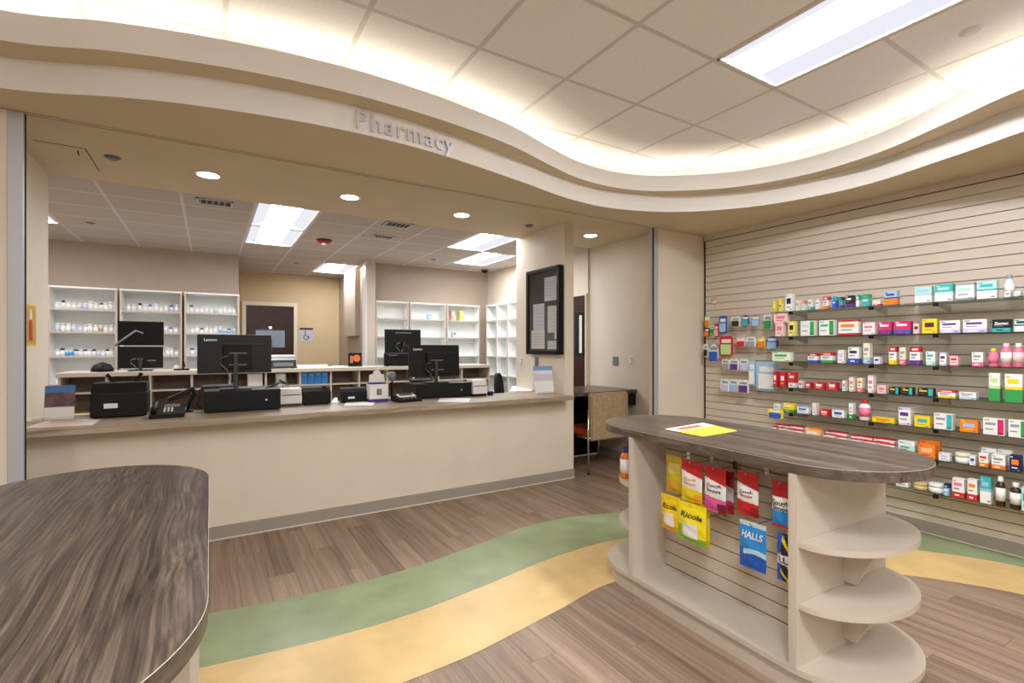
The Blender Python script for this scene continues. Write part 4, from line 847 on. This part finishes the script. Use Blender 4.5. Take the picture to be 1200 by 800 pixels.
for k in range(5):
    a = 2*PI*k/5; g = MB().tube([(0, 0, .08), (.28*math.cos(a), .28*math.sin(a), .07)], .018).build('leg', DARK, t); MB().lathe([(.028, .0), (.028, .055)], 12, cx=.28*math.cos(a), cy=.28*math.sin(a)).build('caster', BLACK, g)
MB().tube([(0, -.2, .44), (0, -.3, .5), (0, -.29, .7)], .02).build('back_stem', DARK, t)

# ================================================================ BACK WORKTOP WITH PIGEONHOLES
YW, ZW = 6.75, 1.15
BACKP = mat('cubby_shade_brown', (128, 110, 94), .6)  # shade inside the pigeonholes is put into this back panel colour
t = thing('pigeonhole_counter', 'long workbench with open pigeonholes behind the front counter', 'counter', (0, YW, 0))
B(-1.34, 3.75, -.03, .62, ZW-.045, ZW, bev=.003).build('worktop', CARC, t); B(-1.32, 3.73, .34, .36, .1, ZW-.046).build('back_panel', BACKP, t)
B(-1.32, 3.73, .0, .34, .7, .72).build('bottom_shelf', CARC, t); B(-1.32, 3.73, .02, .34, .0, .7).build('base', CARC, t)
dv = [-1.33, -.95, -.574, -.187, .195, .578, .969, 1.344, 1.71, 2.097, 2.48, 2.86, 3.24, 3.71]
dme = B(0, .022, 0, .34, .72, ZW-.046).mesh('divider', CARC)
for x in dv: link('divider', dme, t, (x, 0, 0))
for a, b_ in zip(dv, dv[1:]): B(a+.023, b_-.001, .004, .338, .925, .942).build('shelf', CARC, t)
ZCU = .943
for k in range(4):
    u0 = 353+8.0*k; (x, y, z), w, h = spot(u0, u0+7.5, 451, 437.5, ZCU, YW+.02)
    b_ = thing('storage_bin', '%s of the four blue bins in the pigeonhole' % ['leftmost', 'second from left', 'third from left', 'rightmost'][k], 'bin', (x, y, ZCU), 0, 'blue bins in the pigeonhole')
    mb = MB(); h = .155; mb.box(-w/2, w/2, 0, .004, 0, h).box(-w/2, -w/2+.003, .004, .25, 0, h).box(w/2-.003, w/2, .004, .25, 0, h).box(-w/2+.003, w/2-.003, .246, .25, 0, h).box(-w/2+.003, w/2-.003, .004, .246, 0, .003); mb.build('body', pal((50, 120, 190)), b_)
    B(-w*.3, w*.3, -.001, .0, h*.7, h*.9).build('label_window', pal((90, 160, 220)), b_)
t = thing('paper_roll', 'white paper roll standing in a pigeonhole left of the blue bins', 'roll', onY(329, 451, YW+.1)[:2]+(ZCU,)); MB().lathe([(.06, 0), (.062, .003), (.062, .14), (.06, .143)], 18).build('roll', PAPER, t); MB().lathe([(.02, .1431), (.02, .145)], 12).build('core', BIRCH, t)
o = B(-.08, .08, 0, .22, 0, .15).build('carton', PAPER, None, (.475, YW+.05, ZCU)); tag(o, 'white carton in the pigeonhole behind the left monitor', 'box')
for k, (u, lab) in enumerate(((120, 'first'), (150, 'second'))): pass

def wx(u, Y): return onY(u, 400, Y)[0]
# monitors on the back worktop
Yb = YW+.25
w_ = wx(192, Yb)-wx(138, Yb); zt_ = onY(165, 376, Yb)[2]; zm_ = onY(165, 405, Yb)[2]; xc = (wx(192, Yb)+wx(138, Yb))/2
monitor('computer_monitor', 'upper of two stacked black monitors on a silver arm', xc, Yb, ZW, w_, zt_-zm_-.01, base=False, lift=zm_-ZW+.005, group='workbench monitors', hump=False, tilt=.06, arm=[(-w_*.55, -.02, -ZW+zm_+.0), (-w_*.5, -.06, zm_-ZW+.02), (-w_*.1, -.06, zm_-ZW+(zt_-zm_)*.6), (.02, -.03, zm_-ZW+(zt_-zm_)*.5)])
m2 = monitor('computer_monitor', 'lower of two stacked black monitors left on the workbench', xc, Yb-.03, ZW, w_*.98, zm_-ZW-.04, base=True, lift=.03, group='workbench monitors', hump=False, tilt=-.05)
for q in ((-.03, .02, .42, .5), (.06, .14, .36, .42)): B(q[0], q[1], -.016, -.013, q[2]*.22, q[3]*.22, M=T(0, 0, .03)).build('port_panel', GREY, m2)
w_ = wx(493, Yb)-wx(451, Yb); zt_ = onY(472, 386, Yb)[2]; zb_ = onY(472, 414, Yb)[2]; xc = (wx(493, Yb)+wx(451, Yb))/2
MN = mat('charcoal_plastic', (40, 42, 48), .4)
m3 = monitor('computer_monitor', 'charcoal monitor with round neck behind the right counter monitor', xc, Yb, ZW, w_, zt_-zb_, base=True, lift=zb_-ZW, group='workbench monitors', hump=False, tilt=-.04)
MB().lathe([(.05, 0), (.065, .02), (.05, .04)], 18, M=T(.02, -.05, zb_-ZW+.06, rx=PI/2)).build('pivot', BLACKM, m3); MB().tube([(.02+.06*math.cos(a*.3), -.07, zb_-ZW+.05+.06*math.sin(a*.3)) for a in range(-11, 3)], .006).build('pivot_ring', CHROME, m3)
B(-w_*.22, w_*.22, -.0135, -.0125, (zt_-zb_)*.84, (zt_-zb_)*.88, M=T(0, 0, zb_-ZW)).build('maker_strip', GREY, m3)
w_ = wx(484, Yb-.14)-wx(449, Yb-.14); h_ = onY(466, 413, Yb-.14)[2]-ZW
o = case_device(((wx(449, Yb-.14)+w_/2, Yb-.22, ZW), w_, h_), .06, 'terminal_box', 'black upright terminal below the charcoal monitor', 'terminal', .9)
B(-w_*.38, -w_*.1, -.003, -.0008, h_*.78, h_*.83).build('maker_strip', GREY, o)
Yg = YW+.45; w_ = wx(335, Yg)-wx(298, Yg); zt_, zb_ = onY(316, 386, Yg)[2], onY(316, 408, Yg)[2]
m4 = monitor('computer_monitor', 'grey-faced monitor with a small camera on top before the door', (wx(298, Yg)+wx(335, Yg))/2, Yg, ZW, w_, zt_-zb_, lift=zb_-ZW, group='workbench monitors', hump=False)
B(-w_*.46, w_*.46, -.0135, -.0122, .012, zt_-zb_-.012, M=T(0, 0, zb_-ZW)).build('grey_face', pal((104, 112, 122)), m4); MB().lathe([(.012, 0), (.02, .012), (.02, .03), (.01, .04)], 12, M=T(0, 0, zt_-ZW+.001)).build('camera', WPL, m4)
t = case_device(((wx(331, YW+.15), YW+.06, ZW), .3, .14), .24, 'office_printer', 'grey office printer with white paper on top behind the large monitor', 'printer', .75, (DARK, GREY)); B(-.14, .14, .04, .22, .142, .17, bev=.003).build('paper_stack', PAPER, t)
for u0, u1, hh, lab in ((348, 384, .035, 'white paper stack on the workbench beside the grey printer'), (392, 406, .015, 'small white paper pile on the workbench by the picture')):
    o = MB().box(wx(u0, YW+.1), wx(u1, YW+.1), YW+.08, YW+.3, ZW+.0005, ZW+hh).build('paper_stack', PAPER); tag(o, lab, 'paper')
o = thing('picture_frame', 'dark framed picture with an orange pumpkin on the workbench', 'picture', (wx(416, YW+.3), YW+.3, ZW)); B(-.09, .09, -.01, .01, 0, .19).build('frame', BLACKM, o); MB().lathe([(.045, 0), (.05, .002)], 18, M=T(.02, -.012, .115, rx=PI/2)).build('orange_motif', pal((226, 110, 50)), o); B(-.07, -.03, -.0125, -.011, .05, .15).build('pale_motif', pal((180, 120, 90)), o); MB().tube([(-.03, -.02, .01), (.02, -.04, .02), (.09, -.03, .005)], .012).build('cord', BLACK, o)
o = thing('cap', 'black peaked cap lying at the left end of the workbench', 'cap', (wx(120, YW+.2), YW+.2, ZW)); MB().lathe([(.1, 0), (.1, .03), (.075, .075), (.02, .1), (.004, .105)], 16).build('crown', BLACKM, o); MB().prism([(-.09, .0), (.0, -.17), (.09, 0)], 0, .006).build('peak', BLACKM, o)
o = thing('tape_dispenser', 'white and black tape dispenser on the workbench by the stacked monitors', 'dispenser', (wx(210, YW+.12), YW+.12, ZW)); B(-.05, .1, -.03, .03, 0, .02, bev=.004).build('base', BLACK, o); MB().lathe([(.028, -.01), (.028, .01)], 16, M=T(-.03, 0, .035, rx=PI/2)).build('tape_roll', WPL, o); B(.06, .075, -.008, .008, .02, .09, M=T(0, 0, 0, ry=-.3)).build('handle', BLACK, o)
# dark chair back behind the printer
t = thing('task_chair', 'dark brown task chair between counter and workbench', 'chair', (wx(252, 5.7), 5.75, 0)); BR = mat('dark_brown_leather', (58, 40, 36), .4)
MB().prism([(-.23, -.22), (.23, -.22), (.23, .22), (-.23, .22)], .42, .5, bev=.02).build('seat', BR, t)
MB().prism([(-.2, .55), (.2, .55), (.23, .8), (.2, .98), (.1, 1.03), (-.1, 1.03), (-.2, .98), (-.23, .8)], -.03, .03, M=T(0, -.24, 0, rx=PI/2), bev=.015).build('backrest', BR, t)
MB().tube([(0, 0, .05), (0, 0, .42)], .03).build('stem', DARK, t)
for k in range(5): MB().tube([(0, 0, .08), (.27*math.cos(2*PI*k/5), .27*math.sin(2*PI*k/5), .03)], .02).build('leg', DARK, t)
MB().tube([(0, -.2, .45), (0, -.27, .5), (0, -.26, .6)], .02).build('back_stem', DARK, t)

# ================================================================ WHITE SHELVING WITH BOTTLES
def shelving(label, x0, x1, y0, depth, zs, ztop, group, cols=1, rot=None):
    t = thing('shelf_unit', label, 'shelving', ((x0+x1)/2, y0, 0), rot or 0, group) if rot is None else thing('shelf_unit', label, 'shelving', (y0, (x0+x1)/2, 0), rot, group)
    w = (x1-x0)/2
    B(-w+.02, w-.02, depth-.012, depth, .1, ztop-.02).build('back_panel', WHITE, t)
    n = cols+1
    for k in range(n):
        x = -w+2*w*k/cols; x = min(max(x, -w+.011), w-.011)
        p = B(x-.01, x+.01, .004, depth, 0, ztop-.021).build('upright', WHITE, t); B(x-.011, x+.011, 0, .004, 0, ztop-.021).build('edge_band', BIRCH, p)
    B(-w, w, 0, depth, ztop-.02, ztop).build('top_board', WHITE, t)
    for z in zs:
        for k in range(cols):
            a, b_ = -w+2*w*k/cols+.022, -w+2*w*(k+1)/cols-.022
            s_ = B(a, b_, .006, depth-.013, z-.018, z).build('shelf', WHITE, t); B(a, b_, .003, .006, z-.018, z).build('edge_band', BIRCH, s_)
    return t
ZL = [1.90, 1.613, 1.303, .96, .65, .35]
bays = [(-1.70, -1.025, 'left'), (-1.0, -.325, 'middle'), (-.30, .365, 'right')]
for a, b_, nm in bays: shelving('%s white shelf bay with rows of pill bottles on the taupe wall' % nm, a, b_, 8.13, .31, ZL, 2.18, 'pill bottle shelf bays')
for k, (a, b_) in enumerate(((2.255, 2.80), (2.82, 3.46), (3.48, 4.12))): shelving('%s white pigeonhole bay on the rear right wall' % ['left', 'middle', 'right'][k], a, b_, 7.82, .22, [1.89, 1.59, 1.265, .945, .65, .35], 2.165, 'white pigeonhole bays')
shelving('white pigeonhole bay on the side wall behind the partition', 6.62, 7.72, 4.19, .2, [1.89, 1.59, 1.265, .945, .65, .35], 2.165, 'white pigeonhole bays', 3, -PI/2)
capc = [WPL, WPL, pal((60, 100, 170)), WPL, pal((40, 60, 110)), WPL, pal((120, 170, 210)), WPL]
proto = {}
def pill(x, y, z, k, label, group, r=.026, h=.085, cap=WPL, body=WPL, lab=PAPER):
    key = (round(r, 3), round(h, 3), cap.name, body.name, lab.name)
    if key not in proto:
        proto[key] = (MB().lathe([(r, 0), (r, h*.66), (r*.8, h*.74)], 12).mesh('body', body), MB().lathe([(r*.86, h*.74), (r*.86, h*.97), (r*.8, h)], 12).mesh('cap', cap), MB().lathe([(r*1.015, h*.1), (r*1.015, h*.6)], 12).mesh('wrap_label', lab))
    t = thing('pill_bottle', label, 'bottle', (x, y, z+.0005), 0, group)
    for nm, me in zip(('body', 'cap', 'wrap_label'), proto[key]): link(nm, me, t)
rows = {('left', 0): 11, ('left', 1): 11, ('left', 2): 13, ('left', 3): 2, ('middle', 0): 10, ('middle', 1): 10, ('middle', 2): 11, ('right', 0): 10, ('right', 1): 10, ('right', 2): 10}
SN = ['top', 'second', 'third', 'fourth']
rnd = random.Random(3)
for (bn, r), n in rows.items():
    a, b_ = [(q[0], q[1]) for q in bays if q[2] == bn][0]
    for k in range(n):
        pitch = (b_-a-.1)/max(n, 10); x = a+.06+pitch*(k+.5)+rnd.uniform(-.006, .006); r_ = rnd.choice((.020, .023, .025)); h_ = rnd.choice((.075, .09, .105))
        cap = WPL; lab = PAPER; cn = 'white-capped'
        if rnd.random() < .22: cap, cn = rnd.choice(((pal((60, 90, 160)), 'blue-capped'), (pal((40, 50, 96)), 'navy-capped')))
        if (bn, r) == ('left', 2) and k in (2, 3): lab = pal((90, 160, 214)); cn = 'blue-labelled'
        elif (bn, r) == ('right', 1) and k > 5: lab = pal((130, 176, 214)); cn = 'pale blue-labelled'
        elif (bn, r) == ('left', 1) and k == 8: lab = pal((200, 150, 90)); cn = 'tan-labelled'; h_ = .09
        elif rnd.random() < .12: lab = pal((190, 200, 226)); cn += ' lilac-labelled'
        pill(x, 8.19, ZL[r], k, '%s pill bottle, %s from left, %s shelf of the %s bottle bay' % (cn, ORD[k+1], SN[r], bn), 'pill bottles, %s shelf, %s bay' % (SN[r], bn), r_, h_, cap, WPL, lab)
for u, z, w, h, c, lab in ((531, 1.89, .06, .17, (226, 170, 150), 'pink carton in the right pigeonhole bay'), (541, 1.89, .075, .17, (206, 226, 90), 'lime carton in the right pigeonhole bay'), (533, 1.59, .05, .1, (226, 226, 236), 'small white carton with purple print in the right pigeonhole bay')):
    o = B(-w/2, w/2, 0, .1, 0, h).build('carton', pal(c), None, (wx(u, 7.87), 7.87, z+.0005)); tag(o, lab, 'box'); B(-w*.3, w*.3, -.001, 0, h*.5, h*.8).build('printed_panel', pal((240, 236, 226)) if h > .12 else PUR, o)
o = thing('tape_roll', 'pale blue tape roll in the middle pigeonhole bay', 'roll', (wx(503, 7.88), 7.88, 1.8905)); MB().lathe([(.045, -.02), (.045, .02)], 20, M=T(0, 0, .045, rx=PI/2)).build('tape', pal((150, 200, 226)), o); MB().lathe([(.02, -.0205), (.02, .0205)], 14, M=T(0, 0, .045, rx=PI/2)).build('core', WPL, o)

# ================================================================ CONSULTATION DESK AND CHAIR
t = thing('consultation_desk', 'dark consultation desk beside the partition', 'desk', (0, 0, 0))
B(3.39, 4.425, 4.31, 5.1, .865, .905, bev=.003).build('desktop', WAL, t); B(3.40, 4.415, 5.0, 5.03, .02, .864).build('modesty_panel', BLACKM, t); B(4.22, 4.42, 4.33, 4.98, .72, .864).build('drawer_box', BLACKM, t); B(3.39, 3.42, 4.55, 5.0, 0, .864).build('side_panel', BLACKM, t)
o = thing('document_tray', 'white document tray with blue folders on the consultation desk', 'tray', (3.62, 4.78, .905)); 
for k in range(3): B(-.11, .11, 0, .2, .045*k, .045*k+.006).build('shelf', WPL, o); B(-.1, .1, .005, .19, .045*k+.006, .045*k+.024).build('folder', (pal((40, 60, 110)), PAPER, pal((60, 66, 90)))[k], o)
for s_ in (-1, 1): B(s_*.11-.003, s_*.11+.003, 0, .2, 0, .1).build('post', WPL, o)
ch = thing('guest_chair', 'tan-backed guest chair with orange seat at the consultation desk', 'chair', (3.905, 4.5, 0), 0)
MB().prism([(-.275, .37), (.275, .37), (.285, .87), (.26, .9), (-.26, .9), (-.285, .87)], -.035, .035, M=T(0, -.25, 0, rx=PI/2), bev=.012).build('backrest', FAB, ch)
MB().prism([(-.27, -.2), (.27, -.2), (.27, .28), (-.27, .28)], .40, .475, bev=.02).build('seat', ORG, ch)
for s_ in (-1, 1):
    MB().tube([(s_*.305, -.26, 0), (s_*.305, -.25, .40), (s_*.3, -.25, .72)], .012).build('leg', CHROME, ch); MB().tube([(s_*.3, .27, 0), (s_*.3, .26, .42)], .012).build('leg', CHROME, ch)
    MB().tube([(s_*.305, -.25, .4), (s_*.3, .26, .4)], .01).build('side_rail', CHROME, ch); MB().lathe([(.014, 0), (.014, .01)], 10, cx=s_*.305, cy=-.26).build('foot_cap', BLACK, ch)
MB().tube([(-.305, -.25, .4), (.305, -.25, .4)], .01).build('back_rail', CHROME, ch)

# ================================================================ WALL AND CEILING FITTINGS
t = thing('notice_board', 'black framed glazed notice board with sheets on the partition', 'notice board', (3.249, 4.555, 1.82), -PI/2); hw, hh = .315, .48
MB().box(-hw, hw, -.045, 0, -hh, hh).build('back_box', mat('felt_charcoal', (58, 58, 62), .9), t)
mb = MB()
for q in ((-hw-.005, -hw+.035, -hh, hh), (hw-.035, hw+.005, -hh, hh), (-hw, hw, hh-.04, hh+.005), (-hw, hw, -hh-.005, -hh+.04)): mb.box(q[0], q[1], -.07, .0, q[2], q[3], bev=.006)
mb.build('frame', BLACK, t)
def onboard(u, v): p = onX(u, v, 3.19); return 4.555-p[1], p[2]-1.82
for k, (u0, u1, v0, v1, c) in enumerate(((637, 651.5, 324, 352, (216, 216, 228)), (624, 637, 356, 388, (214, 214, 226)), (641, 653, 358, 389.5, (222, 216, 206)), (622, 637.5, 387, 408.5, (232, 226, 226)), (641, 652.5, 399, 409, (196, 206, 206)), (649, 653, 389, 397, (226, 226, 226)))):
    a, b_ = onboard(u0, (v0+v1)/2), onboard(u1, (v0+v1)/2); zt_, zb_ = onboard((u0+u1)/2, v0)[1], onboard((u0+u1)/2, v1)[1]
    p = B(max(a[0], -hw+.036), min(b_[0], hw-.036), -.048-.0008*k, -.0465-.0008*k, zb_, zt_).build('posted_sheet', pal(c), t)
    for j in range(5 if k < 4 else 0):
        z = zt_-(zt_-zb_)*(.2+.14*j); B(a[0]+.015, b_[0]-.02-.01*(j % 2), -.0495-.0008*k, -.048-.0008*k, z-.004, z).build('print_line', pal((206, 140, 140)) if k == 3 else pal((170, 172, 186)), p)
B(-hw+.034, hw-.034, -.058, -.055, -hh+.038, hh-.038).build('glass', PANE, t); MB().lathe([(.008, 0), (.008, .006)], 12, M=T(hw-.015, -.07, -.0, rx=PI/2)).build('lock', CHROME, t)
def plate(name, label, pos, rz, m, w=.07, h=.115, kind='switch'):
    t = thing(name, label, 'switch' if kind == 'switch' else 'outlet', pos, rz, 'wall plates'); B(-w/2, w/2, -.006, 0, -h/2, h/2, bev=.002).build('cover_plate', m, t)
    if kind == 'switch': B(-.016, .016, -.011, -.005, -.033, .033, bev=.002).build('rocker', WPL, t); mb = MB(); mb.box(-.02, .02, -.0075, -.0055, -.038, .038).build('rocker_surround', DARK, t)
    else:
        for s_ in (-.02, .02): B(-.014, .014, -.009, -.005, s_-.013, s_+.013, bev=.002).build('socket', GREY, t)
p = onX(611, 424, 3.249); plate('light_switch', 'white light switch on the partition left of the outlet', (3.249, p[1], p[2]), -PI/2, WPL)
p = onX(629, 424, 3.249); plate('wall_outlet', 'grey outlet plate under the notice board', (3.249, p[1], p[2]), -PI/2, GREY, kind='o')
p = onX(721.5, 423, 4.429); plate('wall_outlet', 'grey outlet plate on the wall above the consultation desk', (4.429, p[1], p[2]), -PI/2, GREY, .1, kind='o')
p = onX(739.5, 423, 4.429); plate('light_switch', 'white light switch right of the outlet above the desk', (4.429, p[1], p[2]), -PI/2, WPL)
t = thing('extinguisher_sign', 'yellow sign with a red fire extinguisher on the left wall', 'sign', (-1.069, 4.68, 1.43), PI/2)
B(-.135, .135, -.004, 0, 0, .28).build('sign_plate', pal((226, 190, 60)), t); B(-.12, .12, -.0048, -.004, .012, .268).build('sign_field', pal((206, 160, 60)), t)
MB().prism([(-.035, .03), (.035, .03), (.035, .15), (.02, .175), (-.02, .175), (-.035, .15)], .0, .003, M=T(0, -.0045, 0, rx=PI/2)).build('extinguisher_mark', pal((180, 40, 30)), t); MB().prism([(-.02, .178), (.02, .178), (.028, .2), (.012, .25), (-.012, .25), (-.02, .2)], .0, .003, M=T(0, -.0045, 0, rx=PI/2)).build('nozzle_mark', WH, t)
t = thing('restroom_sign', 'grey square accessible restroom sign beside the wooden door', 'sign', ((onY(359, 392, 10.2)[0]), 10.199, onY(359, 392, 10.2)[2]), 0)
B(-.13, .13, -.006, 0, -.145, .145, bev=.003).build('plate', pal((190, 190, 192)), t); B(-.12, .12, -.007, -.006, .09, .135).build('dark_strip', pal((70, 50, 44)), t)
MB().tube([(.045*math.cos(a*.35)-.005, -.009, -.05+.045*math.sin(a*.35)) for a in range(-12, 3)], .006).build('wheel_mark', DARK, t); MB().lathe([(.014, 0), (.014, .003)], 12, M=T(-.02, -.007, .055, rx=PI/2)).build('head_mark', DARK, t); MB().tube([(-.02, -.009, .035), (-.02, -.009, -.02), (.025, -.009, -.025), (.04, -.009, -.08)], .007).build('body_mark', DARK, t)
def downlight(u, v, label):
    p = onZ(u, v, HA); t = thing('downlight', label, 'light', p, 0, 'soffit downlights'); MB().lathe([(.078, -.003), (.092, -.003), (.094, 0)], 28).build('trim_ring', WPL, t); MB().lathe([(.001, -.0036), (.076, -.0034)], 28).build('lens', DOWNM, t, flip=False)
for u, v, l in ((244, 205, 'leftmost round downlight in the counter soffit'), (410, 231, 'second round downlight from the left in the counter soffit'), (541, 252, 'round downlight left of the notice board partition'), (692, 276, 'round downlight above the consultation desk')): downlight(u, v, l)
def ceil_disc(name, label, u, v, Z, r, m, cat, drop=.02):
    p = onZ(u, v, Z); t = thing(name, label, cat, (p[0], p[1], Z)); MB().lathe([(r*.5, -drop), (r*.8, -drop*.6), (r*.85, -drop*.3)], 20).build('cap', m, t); MB().lathe([(r*.9, -drop*.3), (r, -.002), (r, 0)], 20).build('ring', m, t); return t
ceil_disc('sprinkler', 'grey sprinkler disc in the soffit near the left hatch', 132, 184, HA, .05, GREY, 'sprinkler'); ceil_disc('sprinkler', 'small grey sprinkler disc in the soffit before the partition', 620, 264, HA, .05, GREY, 'sprinkler')
for u, v, l in ((106, 261, 'sprinkler disc in the pharmacy ceiling at the left'), (348, 308, 'sprinkler disc in the ceiling before the far troffer'), (508, 304, 'sprinkler disc in the ceiling above the pigeonholes')): ceil_disc('sprinkler', l, u, v, HP-.0005, .045, GREY, 'sprinkler', .014)
ceil_disc('sprinkler', 'white round sprinkler cover in the raised lobby ceiling', 1138, 36, HL-.0005, .05, WPL, 'sprinkler', .016)
p = onZ(380, 281, HP-.0005); t = thing('fire_strobe', 'red ceiling fire alarm strobe in the pharmacy', 'alarm', p); MB().lathe([(.05, -.045), (.085, -.03), (.095, 0)], 22).build('housing', pal((150, 24, 24)), t); MB().lathe([(.012, -.07), (.03, -.06), (.035, -.045)], 14).build('strobe_lens', WPL, t)
p = onZ(565, 318, HP-.0005); t = thing('dome_camera', 'small dark dome camera in the ceiling corner', 'camera', (p[0]-.05, min(p[1], 7.75), p[2])); MB().lathe([(.02, -.06), (.05, -.04), (.06, -.015)], 18).build('dome', BLACK, t); MB().lathe([(.07, -.015), (.075, 0)], 18).build('mount', GREY, t)
def vent(u, v, label, sx=.26, sy=.16):
    p = onZ(u, v, HP-.0005); t = thing('ceiling_vent', label, 'vent', p, 0, 'ceiling vents'); mb = MB()
    for q in ((-sx/2, sx/2, -sy/2, -sy/2+.02), (-sx/2, sx/2, sy/2-.02, sy/2), (-sx/2, -sx/2+.02, -sy/2, sy/2), (sx/2-.02, sx/2, -sy/2, sy/2)): mb.box(*q, -.008, 0)
    mb.build('frame', GRID, t); B(-sx/2, sx/2, -sy/2, sy/2, -.003, -.001).build('dark_throat', BLACKM, t)
    for k in range(5): B(-sx/2+.025+k*(sx-.05)/5, -sx/2+.04+k*(sx-.05)/5, -sy/2+.02, sy/2-.02, -.008, -.003).build('louvre', GREY, t)
vent(252, 237, 'ceiling vent beside the twin troffers', .3, .2); vent(466, 263, 'nearer ceiling vent before the notice board', .3, .22); vent(449, 277, 'farther ceiling vent before the notice board', .26, .16)
